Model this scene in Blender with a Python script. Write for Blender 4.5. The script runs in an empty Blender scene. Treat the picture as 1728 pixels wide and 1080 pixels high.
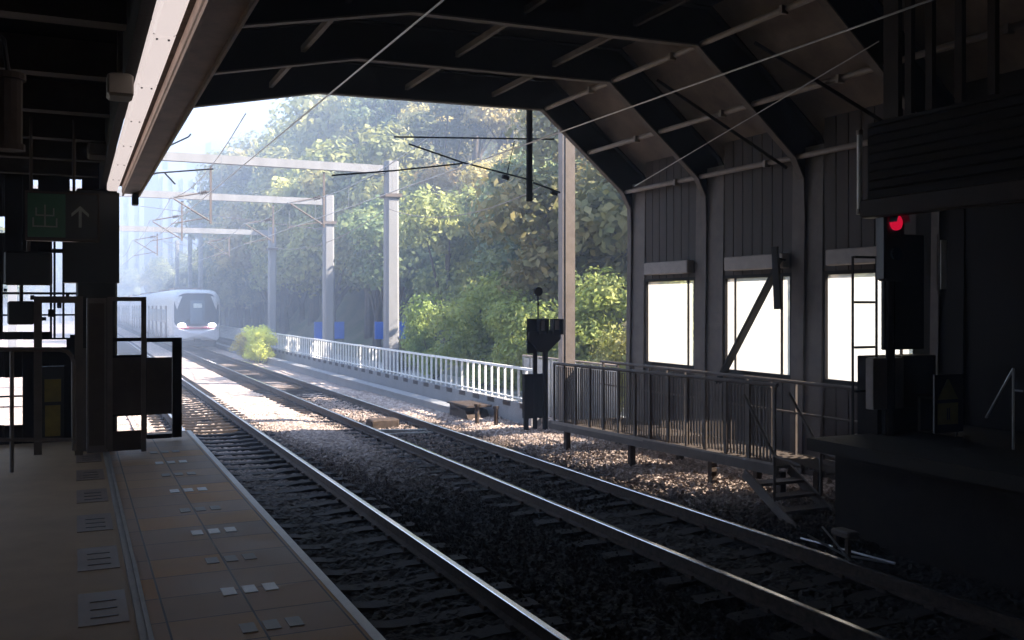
import bpy, math, random
from mathutils import Vector, Matrix
R = math.radians
random.seed(7)
SC = bpy.context.scene
COL = SC.collection

# ------------------------------------------------------------------ camera, world, sun, exposure
CAMZ = 2.79                       # eye height above the rail heads (platform is 1.1 above them)
YAW = 24.6
FPX = 1614.0                      # focal length in photograph pixels
cam_d = bpy.data.cameras.new('camera'); cam = bpy.data.objects.new('camera', cam_d); COL.objects.link(cam)
cam_d.sensor_width = 36.0; cam_d.lens = 36.0 * FPX / 1728.0
cam_d.shift_y = -25.0 / 1728.0
cam_d.clip_start = 0.05; cam_d.clip_end = 4000
cam.location = (0, 0, CAMZ); cam.rotation_euler = (R(90), 0, R(-YAW))
SC.camera = cam

SUN_DIR = Vector((0.97, -0.62, 1.0)).normalized()          # towards the sun
sun_el = math.asin(SUN_DIR.z); sun_az = math.atan2(SUN_DIR.x, SUN_DIR.y)
w = bpy.data.worlds.new('World'); SC.world = w; w.use_nodes = True
nt = w.node_tree; nt.nodes.clear()
wo = nt.nodes.new('ShaderNodeOutputWorld'); bg = nt.nodes.new('ShaderNodeBackground'); sk = nt.nodes.new('ShaderNodeTexSky')
sk.sky_type = 'NISHITA'; sk.sun_disc = False; sk.sun_elevation = sun_el; sk.sun_rotation = sun_az
sk.air_density = 1.2; sk.dust_density = 0.4; sk.ozone_density = 1.5
bg.inputs[1].default_value = 0.075
nt.links.new(sk.outputs[0], bg.inputs[0]); nt.links.new(bg.outputs[0], wo.inputs[0])
sd = bpy.data.lights.new('sun', 'SUN'); sd.energy = 5.0; sd.angle = R(0.5); sd.color = (1.0, 0.90, 0.77)
so = bpy.data.objects.new('sun', sd); COL.objects.link(so); so.rotation_euler = SUN_DIR.to_track_quat('Z', 'Y').to_euler()
SC.view_settings.view_transform = 'Standard'; SC.view_settings.look = 'None'; SC.view_settings.gamma = 1
SC.view_settings.exposure = 3.65
cy = SC.cycles
cy.max_bounces = 8; cy.diffuse_bounces = 4; cy.glossy_bounces = 3; cy.transmission_bounces = 4; cy.volume_bounces = 1
cy.transparent_max_bounces = 12; cy.use_denoising = True; cy.sample_clamp_indirect = 4.0
cy.caustics_reflective = False; cy.caustics_refractive = False

# ------------------------------------------------------------------ helpers
SN, CS = math.sin(R(YAW)), math.cos(R(YAW))
def py_on_x(px, X):
    """distance Y along the track at which the line X stands under photo column px"""
    a = (px - 864) / FPX; D = X / (SN + a * CS); return D * (CS - a * SN)
def zat(X, Y, py):
    D = SN * X + CS * Y; return CAMZ - D * (py - 515) / FPX

class MB:
    def __init__(s): s.v = []; s.f = []; s.m = []
    def quad(s, pts, mi=0):
        n = len(s.v); s.v += [tuple(p) for p in pts]; s.f.append(tuple(range(n, n + len(pts)))); s.m.append(mi); return s
    def hexa(s, p, mi=0):
        n = len(s.v); s.v += [tuple(q) for q in p]
        for f in ((0,3,2,1),(4,5,6,7),(0,1,5,4),(1,2,6,5),(2,3,7,6),(3,0,4,7)):
            s.f.append(tuple(n+i for i in f)); s.m.append(mi)
        return s
    def box(s, x0, x1, y0, y1, z0, z1, mi=0):
        return s.hexa([(x0,y0,z0),(x1,y0,z0),(x1,y1,z0),(x0,y1,z0),(x0,y0,z1),(x1,y0,z1),(x1,y1,z1),(x0,y1,z1)], mi)
    def rbox(s, x0, x1, y0, y1, z0, z1, b=0.01, mi=0):
        """box with chamfered edges"""
        rings = []
        for z, i in ((z0, b), (z0+b, 0), (z1-b, 0), (z1, b)):
            X0,X1,Y0,Y1 = x0+i, x1-i, y0+i, y1-i
            rings.append([(X0+b,Y0,z),(X1-b,Y0,z),(X1,Y0+b,z),(X1,Y1-b,z),(X1-b,Y1,z),(X0+b,Y1,z),(X0,Y1-b,z),(X0,Y0+b,z)])
        return s.loft(rings, mi, caps=True)
    def bar(s, a, b, wd, hg=None, mi=0, up=(0,0,1)):
        """rectangular bar from a to b, wd across, hg along up"""
        hg = hg or wd
        a = Vector(a); b = Vector(b); d = (b-a).normalized(); u = Vector(up)
        if abs(d.dot(u)) > .98: u = Vector((0,1,0))
        sx = d.cross(u).normalized(); uz = sx.cross(d).normalized()
        sx *= wd/2; uz *= hg/2
        return s.hexa([a-sx-uz, a+sx-uz, a+sx+uz, a-sx+uz, b-sx-uz, b+sx-uz, b+sx+uz, b-sx+uz], mi)
    def loft(s, rings, mi=0, caps=True, closed=True):
        n = len(s.v); k = len(rings[0])
        for r in rings: s.v += [tuple(p) for p in r]
        for i in range(len(rings)-1):
            for j in range(k if closed else k-1):
                s.f.append((n+i*k+j, n+i*k+(j+1)%k, n+(i+1)*k+(j+1)%k, n+(i+1)*k+j)); s.m.append(mi)
        if caps:
            s.f.append(tuple(n+j for j in reversed(range(k)))); s.m.append(mi)
            s.f.append(tuple(n+(len(rings)-1)*k+j for j in range(k))); s.m.append(mi)
        return s
    def tube(s, pts, r, seg=8, mi=0):
        pts = [Vector(p) for p in pts]; rings = []
        rr = r if isinstance(r, (list, tuple)) else [r]*len(pts)
        for i, p in enumerate(pts):
            d = (pts[min(i+1,len(pts)-1)] - pts[max(i-1,0)]).normalized()
            u = Vector((0,0,1)) if abs(d.z) < .9 else Vector((0,1,0))
            a = d.cross(u).normalized(); b = a.cross(d)
            rings.append([p + (a*math.cos(t)+b*math.sin(t))*rr[i] for t in [2*math.pi*q/seg for q in range(seg)]])
        return s.loft(rings, mi)
    def sweep(s, prof, y0, y1, mi=0):
        """closed (x,z) outline extruded along y"""
        return s.loft([[(x,y0,z) for x,z in prof], [(x,y1,z) for x,z in prof]], mi)
    def build(s, name, mats, parent=None, smooth=False, loc=None):
        me = bpy.data.meshes.new(name); me.from_pydata(s.v, [], s.f)
        if not isinstance(mats, (list, tuple)): mats = [mats]
        for m in mats: me.materials.append(m)
        if len(mats) > 1: me.polygons.foreach_set('material_index', s.m)
        if smooth: me.polygons.foreach_set('use_smooth', [True]*len(me.polygons))
        me.update()
        o = bpy.data.objects.new(name, me); COL.objects.link(o)
        if parent: o.parent = parent
        if loc: o.location = loc
        return o
def tag(o, label=None, cat=None, group=None, kind=None):
    if label: o['label'] = label
    if cat: o['category'] = cat
    if group: o['group'] = group
    if kind: o['kind'] = kind
    return o
def thing(name, label, cat, loc=(0,0,0), rz=0, group=None):
    o = bpy.data.objects.new(name, None); COL.objects.link(o); o.location = loc; o.rotation_euler = (0,0,rz)
    return tag(o, label, cat, group)
def copy_tree(o, parent=None):
    c = o.copy(); COL.objects.link(c); c.parent = parent
    for ch in list(o.children): copy_tree(ch, c)
    return c

# ------------------------------------------------------------------ materials
def mat(name, col, rough=0.7, metal=0.0, var=0.25, scale=3.0, bump=0.0, bscale=40.0, col2=None, spec=0.5, streak=False):
    """procedural surface: two-scale noise varies the colour and the roughness, optional bump"""
    m = bpy.data.materials.new(name); m.use_nodes = True; n = m.node_tree; b = n.nodes['Principled BSDF']
    tc = n.nodes.new('ShaderNodeTexCoord'); no = n.nodes.new('ShaderNodeTexNoise'); no.inputs['Scale'].default_value = scale
    no.inputs['Detail'].default_value = 7; no.inputs['Roughness'].default_value = .65
    if streak:
        mp = n.nodes.new('ShaderNodeMapping'); mp.inputs['Scale'].default_value = (1,1,.12)
        n.links.new(tc.outputs['Object'], mp.inputs[0]); n.links.new(mp.outputs[0], no.inputs[0])
    else: n.links.new(tc.outputs['Object'], no.inputs[0])
    cr = n.nodes.new('ShaderNodeValToRGB'); cr.color_ramp.elements[0].position = .3; cr.color_ramp.elements[1].position = .7
    c2 = col2 or tuple(c*(1-var*1.5) for c in col)
    cr.color_ramp.elements[0].color = (*c2, 1); cr.color_ramp.elements[1].color = (*[min(1, c*(1+var*.5)) for c in col], 1)
    n.links.new(no.outputs['Fac'], cr.inputs[0]); n.links.new(cr.outputs[0], b.inputs['Base Color'])
    mr = n.nodes.new('ShaderNodeMapRange'); mr.inputs['To Min'].default_value = max(.02, rough-.12); mr.inputs['To Max'].default_value = min(1, rough+.12)
    n.links.new(no.outputs['Fac'], mr.inputs[0]); n.links.new(mr.outputs[0], b.inputs['Roughness'])
    b.inputs['Metallic'].default_value = metal; b.inputs['Specular IOR Level'].default_value = spec
    if bump:
        n2 = n.nodes.new('ShaderNodeTexNoise'); n2.inputs['Scale'].default_value = bscale; n2.inputs['Detail'].default_value = 4
        n.links.new(tc.outputs['Object'], n2.inputs[0])
        bp = n.nodes.new('ShaderNodeBump'); bp.inputs['Strength'].default_value = bump; bp.inputs['Distance'].default_value = .02
        n.links.new(n2.outputs['Fac'], bp.inputs['Height']); n.links.new(bp.outputs[0], b.inputs['Normal'])
    return m
def emis(name, col, strength, base=(.8,.8,.8)):
    m = bpy.data.materials.new(name); m.use_nodes = True; b = m.node_tree.nodes['Principled BSDF']
    b.inputs['Base Color'].default_value = (*base, 1); b.inputs['Emission Color'].default_value = (*col, 1)
    b.inputs['Emission Strength'].default_value = strength; return m
M = {}
M['dark_steel'] = mat('dark_painted_steel', (.010,.0065,.005), .7, 0, .3, 2.0, .15)
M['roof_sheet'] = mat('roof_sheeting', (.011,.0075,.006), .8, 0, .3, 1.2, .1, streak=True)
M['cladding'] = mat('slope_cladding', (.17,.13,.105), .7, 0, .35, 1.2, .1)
M['cabinet_paint'] = mat('cabinet_paint', (.22,.165,.14), .6, 0, .2, 4)
M['gate_steel'] = mat('gate_steel', (.24,.21,.20), .55, 0, .2, 4)
M['shadow_steel'] = mat('shaded_steel', (.04,.029,.023), .65, 0, .3, 3)  # interior shade is put into this steel's colour
M['dark_concrete'] = mat('dark_concrete', (.02,.014,.011), .85, 0, .35, 4, .3)  # very dark even tone for the far platform wall
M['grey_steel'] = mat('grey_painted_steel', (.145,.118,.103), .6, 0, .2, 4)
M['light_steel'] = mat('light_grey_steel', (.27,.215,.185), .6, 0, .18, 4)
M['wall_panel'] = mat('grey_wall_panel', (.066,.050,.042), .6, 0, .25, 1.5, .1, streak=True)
M['brown_steel'] = mat('brown_painted_beam', (.66,.50,.41), .55, 0, .25, 3, .1)
M['black'] = mat('black_plastic', (.018,.018,.02), .4, 0, .2, 6)
M['galv'] = mat('galvanised_steel', (.45,.45,.45), .38, .6, .2, 8)
M['rust'] = mat('rusty_steel', (.085,.062,.05), .8, .2, .4, 12, .3)
M['railtop'] = mat('polished_rail_head', (.78,.76,.74), .2, 1.0, .1, 20)
M['concrete'] = mat('concrete', (.36,.34,.31), .85, 0, .22, 2.5, .25)
M['pale_concrete'] = mat('pale_concrete', (.24,.235,.24), .8, 0, .15, 2.0, .2, streak=True)
M['sleeper'] = mat('sleeper_concrete', (.024,.018,.015), .8, 0, .35, 5, .4)
M['white'] = mat('white_paint', (.84,.82,.79), .5, 0, .12, 5)
M['glass_dark'] = mat('dark_glass', (.03,.045,.07), .08, 0, .1, 2)
M['train_silver'] = mat('train_body_silver', (.52,.53,.55), .35, .2, .08, 1.0)
M['train_white'] = mat('train_front_white', (.62,.60,.63), .3, 0, .06, 2)
M['red'] = mat('red_stripe', (.5,.10,.14), .4, 0, .1, 4)
M['blue'] = mat('blue_paint', (.03,.13,.55), .4, 0, .2, 3)
M['green_sign'] = mat('green_sign_face', (.05,.22,.12), .35, 0, .1, 6)
M['sign_dark'] = mat('dark_sign_face', (.03,.028,.028), .35, 0, .1, 6)
M['pale_mark'] = mat('pale_sign_lettering', (.55,.60,.55), .5, 0, .08, 9)
M['yellow_dull'] = mat('dull_yellow_board', (.34,.27,.05), .6, 0, .25, 5)
M['bark'] = mat('bark', (.12,.09,.065), .9, 0, .35, 6, .5)
M['earth'] = mat('earth', (.20,.17,.11), .95, 0, .35, .35, .3, col2=(.08,.10,.04))
M['path'] = mat('path_paving', (.42,.40,.37), .85, 0, .2, 1.0, .2)

for k_ in ('roof_sheet','dark_steel','shadow_steel','dark_concrete','wall_panel','sleeper','cladding','grey_steel','concrete','rust'):
    M[k_].node_tree.nodes['Principled BSDF'].inputs['Specular IOR Level'].default_value = .12

def ballast_mat():
    m = bpy.data.materials.new('ballast_stone'); m.use_nodes = True; n = m.node_tree; b = n.nodes['Principled BSDF']
    tc = n.nodes.new('ShaderNodeTexCoord'); vo = n.nodes.new('ShaderNodeTexVoronoi'); vo.inputs['Scale'].default_value = 17
    n.links.new(tc.outputs['Object'], vo.inputs['Vector'])
    cr = n.nodes.new('ShaderNodeValToRGB'); e = cr.color_ramp.elements
    e[0].color = (.20,.165,.15,1); e[1].color = (.54,.48,.45,1); e.new(.5).color = (.36,.31,.285,1)
    sp = n.nodes.new('ShaderNodeSeparateColor'); n.links.new(vo.outputs['Color'], sp.inputs[0]); n.links.new(sp.outputs[0], cr.inputs[0])
    no = n.nodes.new('ShaderNodeTexNoise'); no.inputs['Scale'].default_value = .8; no.inputs['Detail'].default_value = 5
    n.links.new(tc.outputs['Object'], no.inputs[0])
    mx = n.nodes.new('ShaderNodeMix'); mx.data_type = 'RGBA'; mx.blend_type = 'MULTIPLY'; mx.inputs[0].default_value = .6
    c2 = n.nodes.new('ShaderNodeValToRGB'); c2.color_ramp.elements[0].color = (.68,.61,.57,1); c2.color_ramp.elements[1].color = (1,.97,.93,1)
    c2.color_ramp.elements[0].position = .35; c2.color_ramp.elements[1].position = .65
    n.links.new(no.outputs[0], c2.inputs[0]); n.links.new(cr.outputs[0], mx.inputs[6]); n.links.new(c2.outputs[0], mx.inputs[7])
    # shed shade painted into the stone colour; sunlit strip and open track stay pale
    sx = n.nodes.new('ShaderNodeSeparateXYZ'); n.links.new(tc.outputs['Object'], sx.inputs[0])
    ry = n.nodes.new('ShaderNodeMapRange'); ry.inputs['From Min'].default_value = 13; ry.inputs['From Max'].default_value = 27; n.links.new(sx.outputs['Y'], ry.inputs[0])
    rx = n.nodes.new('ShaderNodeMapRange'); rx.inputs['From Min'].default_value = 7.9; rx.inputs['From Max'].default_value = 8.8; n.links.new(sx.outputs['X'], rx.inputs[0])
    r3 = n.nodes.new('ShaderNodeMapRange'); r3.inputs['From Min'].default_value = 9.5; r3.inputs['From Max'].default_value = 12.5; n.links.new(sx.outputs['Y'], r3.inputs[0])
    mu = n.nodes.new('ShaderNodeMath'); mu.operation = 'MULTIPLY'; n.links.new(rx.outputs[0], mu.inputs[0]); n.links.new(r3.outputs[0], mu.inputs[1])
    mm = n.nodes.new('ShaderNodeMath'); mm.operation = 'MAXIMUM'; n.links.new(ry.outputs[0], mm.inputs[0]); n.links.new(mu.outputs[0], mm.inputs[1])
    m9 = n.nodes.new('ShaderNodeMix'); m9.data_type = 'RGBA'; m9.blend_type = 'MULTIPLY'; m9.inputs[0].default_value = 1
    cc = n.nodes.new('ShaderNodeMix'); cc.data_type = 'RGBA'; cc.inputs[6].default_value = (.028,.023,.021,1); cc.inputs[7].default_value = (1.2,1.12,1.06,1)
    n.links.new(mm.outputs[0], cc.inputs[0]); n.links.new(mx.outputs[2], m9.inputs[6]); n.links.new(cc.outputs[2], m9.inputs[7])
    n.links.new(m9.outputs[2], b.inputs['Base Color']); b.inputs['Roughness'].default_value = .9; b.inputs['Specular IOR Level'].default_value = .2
    bp = n.nodes.new('ShaderNodeBump'); bp.inputs['Strength'].default_value = .9; bp.inputs['Distance'].default_value = .04; bp.invert = True
    n.links.new(vo.outputs['Distance'], bp.inputs['Height']); n.links.new(bp.outputs[0], b.inputs['Normal'])
    return m
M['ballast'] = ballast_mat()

def leaf_mat(name, c1, c2, c3):
    m = bpy.data.materials.new(name); m.use_nodes = True; n = m.node_tree; b = n.nodes['Principled BSDF']
    tc = n.nodes.new('ShaderNodeTexCoord'); no = n.nodes.new('ShaderNodeTexNoise'); no.inputs['Scale'].default_value = 1.1; no.inputs['Detail'].default_value = 6
    n.links.new(tc.outputs['Object'], no.inputs[0])
    cr = n.nodes.new('ShaderNodeValToRGB'); e = cr.color_ramp.elements
    e[0].color = (*c1,1); e[0].position = .3; e[1].color = (*c3,1); e[1].position = .7; e.new(.5).color = (*c2,1)
    n.links.new(no.outputs[0], cr.inputs[0])
    oi = n.nodes.new('ShaderNodeObjectInfo'); hs = n.nodes.new('ShaderNodeHueSaturation')
    mr = n.nodes.new('ShaderNodeMapRange'); mr.inputs['To Min'].default_value = .47; mr.inputs['To Max'].default_value = .525
    mv = n.nodes.new('ShaderNodeMapRange'); mv.inputs['To Min'].default_value = .75; mv.inputs['To Max'].default_value = 1.3
    n.links.new(oi.outputs['Random'], mr.inputs[0]); n.links.new(oi.outputs['Random'], mv.inputs[0])
    n.links.new(mr.outputs[0], hs.inputs['Hue']); n.links.new(mv.outputs[0], hs.inputs['Value']); n.links.new(cr.outputs[0], hs.inputs['Color'])
    n.links.new(hs.outputs[0], b.inputs['Base Color']); b.inputs['Roughness'].default_value = .6
    tr = n.nodes.new('ShaderNodeBsdfTranslucent'); n.links.new(hs.outputs[0], tr.inputs[0])
    ms = n.nodes.new('ShaderNodeMixShader'); ms.inputs[0].default_value = .42
    out = n.nodes['Material Output']
    n.links.new(b.outputs[0], ms.inputs[1]); n.links.new(tr.outputs[0], ms.inputs[2]); n.links.new(ms.outputs[0], out.inputs[0])
    return m
M['leaf_dark'] = leaf_mat('dark_green_leaves', (.065,.09,.045), (.17,.20,.08), (.33,.32,.12))
M['leaf_mid'] = leaf_mat('mid_green_leaves', (.11,.14,.055), (.30,.30,.10), (.52,.46,.17))
M['leaf_bright'] = leaf_mat('bright_green_leaves', (.14,.19,.05), (.32,.37,.09), (.52,.52,.16))
M['leaf_yellow'] = leaf_mat('yellow_green_leaves', (.42,.42,.07), (.68,.63,.12), (.84,.76,.18))
M['leaf_tan'] = leaf_mat('tan_flowering_leaves', (.24,.20,.08), (.44,.34,.14), (.60,.46,.20))

def frosted():
    m = bpy.data.materials.new('frosted_pane'); m.use_nodes = True; n = m.node_tree; n.nodes.remove(n.nodes['Principled BSDF'])
    out = n.nodes['Material Output']
    t = n.nodes.new('ShaderNodeBsdfTranslucent'); t.inputs[0].default_value = (.93,.90,.86,1)
    p = n.nodes.new('ShaderNodeBsdfTransparent'); p.inputs[0].default_value = (.9,.9,.9,1)
    tc = n.nodes.new('ShaderNodeTexCoord'); no = n.nodes.new('ShaderNodeTexNoise'); no.inputs['Scale'].default_value = 1.4; no.inputs['Detail'].default_value = 6
    cr = n.nodes.new('ShaderNodeValToRGB'); cr.color_ramp.elements[0].color = (.86,.82,.78,1); cr.color_ramp.elements[1].color = (.95,.93,.90,1); cr.color_ramp.elements[0].position=.25; cr.color_ramp.elements[1].position=.6
    n.links.new(tc.outputs['Object'], no.inputs[0]); n.links.new(no.outputs[0], cr.inputs[0]); n.links.new(cr.outputs[0], t.inputs[0])
    s = n.nodes.new('ShaderNodeMixShader'); s.inputs[0].default_value = .68
    n.links.new(t.outputs[0], s.inputs[1]); n.links.new(p.outputs[0], s.inputs[2]); n.links.new(s.outputs[0], out.inputs[0])
    return m
M['frosted'] = frosted()

def tile_mat():
    m = bpy.data.materials.new('platform_tiles'); m.use_nodes = True; n = m.node_tree; b = n.nodes['Principled BSDF']
    tc = n.nodes.new('ShaderNodeTexCoord')
    br = n.nodes.new('ShaderNodeTexBrick'); br.offset = 0; br.squash = 1
    br.inputs['Scale'].default_value = 1; br.inputs['Brick Width'].default_value = .45; br.inputs['Row Height'].default_value = .45
    br.inputs['Mortar Size'].default_value = .006; br.inputs['Color1'].default_value = (.0,.0,.0,1); br.inputs['Color2'].default_value = (1,1,1,1)
    br.inputs['Mortar'].default_value = (.5,.5,.5,1); br.inputs['Bias'].default_value = 0
    n.links.new(tc.outputs['Object'], br.inputs[0])
    cr = n.nodes.new('ShaderNodeValToRGB'); e = cr.color_ramp.elements; cr.color_ramp.interpolation = 'LINEAR'
    e[0].color = (.44,.27,.15,1); e[1].color = (.62,.31,.09,1); e[1].position = .97
    e.new(.35).color = (.50,.30,.16,1); e.new(.62).color = (.40,.28,.19,1); e.new(.82).color = (.56,.32,.14,1)
    n.links.new(br.outputs['Color'], cr.inputs[0])
    mx = n.nodes.new('ShaderNodeMix'); mx.data_type = 'RGBA'; mx.inputs[7].default_value = (.09,.08,.07,1)
    n.links.new(br.outputs['Fac'], mx.inputs[0]); n.links.new(cr.outputs[0], mx.inputs[6])
    no = n.nodes.new('ShaderNodeTexNoise'); no.inputs['Scale'].default_value = 2.2; no.inputs['Detail'].default_value = 8
    n.links.new(tc.outputs['Object'], no.inputs[0])
    mr = n.nodes.new('ShaderNodeMapRange'); mr.inputs['To Min'].default_value = .75; mr.inputs['To Max'].default_value = 1.2
    n.links.new(no.outputs[0], mr.inputs[0])
    m2 = n.nodes.new('ShaderNodeMix'); m2.data_type = 'RGBA'; m2.blend_type = 'MULTIPLY'; m2.inputs[0].default_value = 1
    n.links.new(mx.outputs[2], m2.inputs[6]); n.links.new(mr.outputs[0], m2.inputs[7]); n.links.new(m2.outputs[2], b.inputs['Base Color'])
    m3 = n.nodes.new('ShaderNodeMapRange'); m3.inputs['To Min'].default_value = .5; m3.inputs['To Max'].default_value = .75
    n.links.new(no.outputs[0], m3.inputs[0]); n.links.new(m3.outputs[0], b.inputs['Roughness'])
    return m
M['tiles'] = tile_mat(); M['tiles'].node_tree.nodes['Principled BSDF'].inputs['Specular IOR Level'].default_value = .25
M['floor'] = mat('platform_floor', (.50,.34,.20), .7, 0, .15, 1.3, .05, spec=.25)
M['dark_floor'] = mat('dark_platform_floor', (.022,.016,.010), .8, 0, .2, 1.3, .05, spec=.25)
M['tactile'] = mat('tactile_strip', (.40,.36,.31), .6, 0, .15, 6)
M['rib_tile'] = mat('ribbed_floor_plate', (.28,.19,.14), .55, 0, .2, 5)

# ------------------------------------------------------------------ ground, ballast, platforms
g = MB(); g.quad([(-900,-300,-.5),(1200,-300,-.5),(1200,1600,-.5),(-900,1600,-.5)])
tag(g.build('ground', M['earth']), kind='structure')

def bed_z(x, y):
    return -.21 + .025*math.sin(x*1.7+y*.23) + random.uniform(-.022,.022)
def grid(x0, x1, y0, y1, dx, dy, fz):
    b = MB(); nx = int((x1-x0)/dx)+1; ny = int((y1-y0)/dy)+1
    for j in range(ny+1):
        for i in range(nx+1):
            x = x0+(x1-x0)*i/nx; y = y0+(y1-y0)*j/ny; b.v.append((x,y,fz(x,y)))
    for j in range(ny):
        for i in range(nx):
            a = j*(nx+1)+i; b.f.append((a,a+1,a+nx+2,a+nx+1)); b.m.append(0)
    return b
def bedf(x, y):
    z = bed_z(x, y)
    if x > 8.3: z += min(.12, (x-8.3)*.12)
    mid = abs(x-4.95)
    if mid < .9: z += .05*(1-mid/.9)
    return z
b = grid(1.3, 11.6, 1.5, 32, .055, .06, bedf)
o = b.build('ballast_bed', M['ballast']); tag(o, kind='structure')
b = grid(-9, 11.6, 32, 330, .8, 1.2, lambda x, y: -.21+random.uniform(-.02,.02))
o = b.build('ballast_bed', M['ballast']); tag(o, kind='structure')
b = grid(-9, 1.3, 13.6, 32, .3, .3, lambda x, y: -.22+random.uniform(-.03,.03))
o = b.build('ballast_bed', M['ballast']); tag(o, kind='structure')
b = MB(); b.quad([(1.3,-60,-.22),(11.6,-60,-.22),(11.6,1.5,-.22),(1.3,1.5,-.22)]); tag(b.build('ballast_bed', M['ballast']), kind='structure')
b = MB(); b.quad([(11.6,18.95,-.12),(14.2,18.95,-.12),(14.2,330,-.12),(11.6,330,-.12)]); tag(b.build('path', M['path']), kind='structure')

# loose ballast stones catch the light along the track
def stone_mb(n, area, rnd):
    s = MB()
    for _ in range(n):
        x0,x1,y0,y1 = area; x = rnd.uniform(x0,x1); y = rnd.uniform(y0,y1); r = rnd.uniform(.018,.04)
        z = -.19 + (min(.12,(x-8.3)*.12) if x>8.3 else 0) + rnd.uniform(-.01,.015)
        p = []
        for d in ((1,0,0),(-1,0,0),(0,1,0),(0,-1,0),(0,0,1),(0,0,-.6)):
            k = rnd.uniform(.7,1.3)*r; p.append((x+d[0]*k+rnd.uniform(-.3,.3)*r, y+d[1]*k+rnd.uniform(-.3,.3)*r, z+d[2]*k))
        q = len(s.v); s.v += p
        for f in ((0,2,4),(2,1,4),(1,3,4),(3,0,4),(2,0,5),(1,2,5),(3,1,5),(0,3,5)):
            s.f.append(tuple(q+i for i in f)); s.m.append(0)
    return s
rn = random.Random(3)
s = stone_mb(9000, (8.0,10.6,8.5,24), rn); t2 = stone_mb(9000, (3.9,6.0,6,26), rn)
q = len(s.v); s.v += t2.v; s.f += [tuple(i+q for i in f) for f in t2.f]; s.m += t2.m
t2 = stone_mb(5000, (6.2,7.7,12,30), rn)
q = len(s.v); s.v += t2.v; s.f += [tuple(i+q for i in f) for f in t2.f]; s.m += t2.m
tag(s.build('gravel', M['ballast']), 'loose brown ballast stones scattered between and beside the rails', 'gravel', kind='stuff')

# near platform
PE = 1.43
pf = thing('platform', 'brown tiled platform with a pale edge line on the left of the tracks', 'platform'); pf['kind'] = 'structure'
b = MB(); b.box(-9, .30, -60, 13.55, -.5, 1.1); b.build('floor_slab', M['floor'], pf)
b = MB(); b.box(.37, 1.375, -60, 13.55, .82, 1.1); b.build('edge_tiles', M['tiles'], pf)
b = MB(); b.box(.37, 1.25, -60, 13.55, -.5, .82); b.build('platform_wall', M['concrete'], pf)
b = MB(); b.box(1.375, PE, -60, 13.55, .9, 1.103); b.build('edge_nosing', M['white'], pf)
b = MB(); b.box(.30,.37,-60,13.55,.9,1.0985)
b.box(.303,.325,-60,13.55,1.0985,1.108); b.box(.343,.367,-60,13.55,1.0985,1.108); b.build('tactile_strip', M['tactile'], pf)
for i in range(9):
    y0 = 3.2 + i*1.15
    b = MB(); b.box(.02, .27, y0, y0+.62, 1.1, 1.104)
    b.build('ribbed_plate', M['rib_tile'], pf)
    b = MB()
    for k in range(3): b.box(.08,.22,y0+.12+k*.15,y0+.135+k*.15,1.104,1.108)
    b.build('plate_rib', M['gate_steel'], pf)
for i, y0 in enumerate((3.6,4.3,5.05,5.75,6.5,7.35,8.2,9.1,10.0,10.8,11.6)):
    b = MB(); bright = i % 2 == 1
    for k in range(3): b.box(.79+k*.12, .868+k*.12, y0, y0+.15, 1.1, 1.1045)
    o = b.build('gap_mark', M['white'] if bright else M['tactile'], pf)

# far platform on the right
fp = thing('platform', 'dark concrete platform on the far side of the tracks', 'platform'); fp['kind'] = 'structure'
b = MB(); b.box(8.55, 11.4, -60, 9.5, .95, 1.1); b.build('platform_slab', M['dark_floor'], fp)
b = MB(); b.box(8.85, 11.4, -60, 9.4, -.5, .95); b.build('platform_wall', M['dark_concrete'], fp)
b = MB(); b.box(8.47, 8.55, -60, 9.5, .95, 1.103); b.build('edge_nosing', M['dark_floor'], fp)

# ------------------------------------------------------------------ tracks
def rail_prof(x):
    h = [(-.07,-.17),(.07,-.17),(.07,-.155),(.012,-.135),(.012,-.045),(.034,-.035),(.036,-.006),(.028,0),(-.028,0),(-.036,-.006),(-.034,-.035),(-.012,-.045),(-.012,-.135),(-.07,-.155)]
    return [(x+a, c) for a, c in h]
def sleeper_mb(xc):
    s = MB()
    for sx in (-1,1):
        s.hexa([(xc+sx*1.25 if sx>0 else xc-1.25, -.13,-.30),(xc+1.25 if sx>0 else xc,-.13,-.30),(xc,.13,-.30),(xc,.13,-.30)]*2) if False else None
    prof = [(-1.25,-.19),(-1.2,-.165),(-.45,-.165),(-.3,-.185),(.3,-.185),(.45,-.165),(1.2,-.165),(1.25,-.19)]
    rings = []
    for x, z in prof:
        rings.append([(xc+x,-.14,-.32),(xc+x,.14,-.32),(xc+x,.11,z),(xc+x,-.11,z)])
    s.loft(rings, 0)
    for rx in (-.7525,.7525):
        for dx in (-.13,.10): s.box(xc+rx+dx, xc+rx+dx+.035, -.06, .06, -.168, -.125, 1)
    return s
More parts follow.
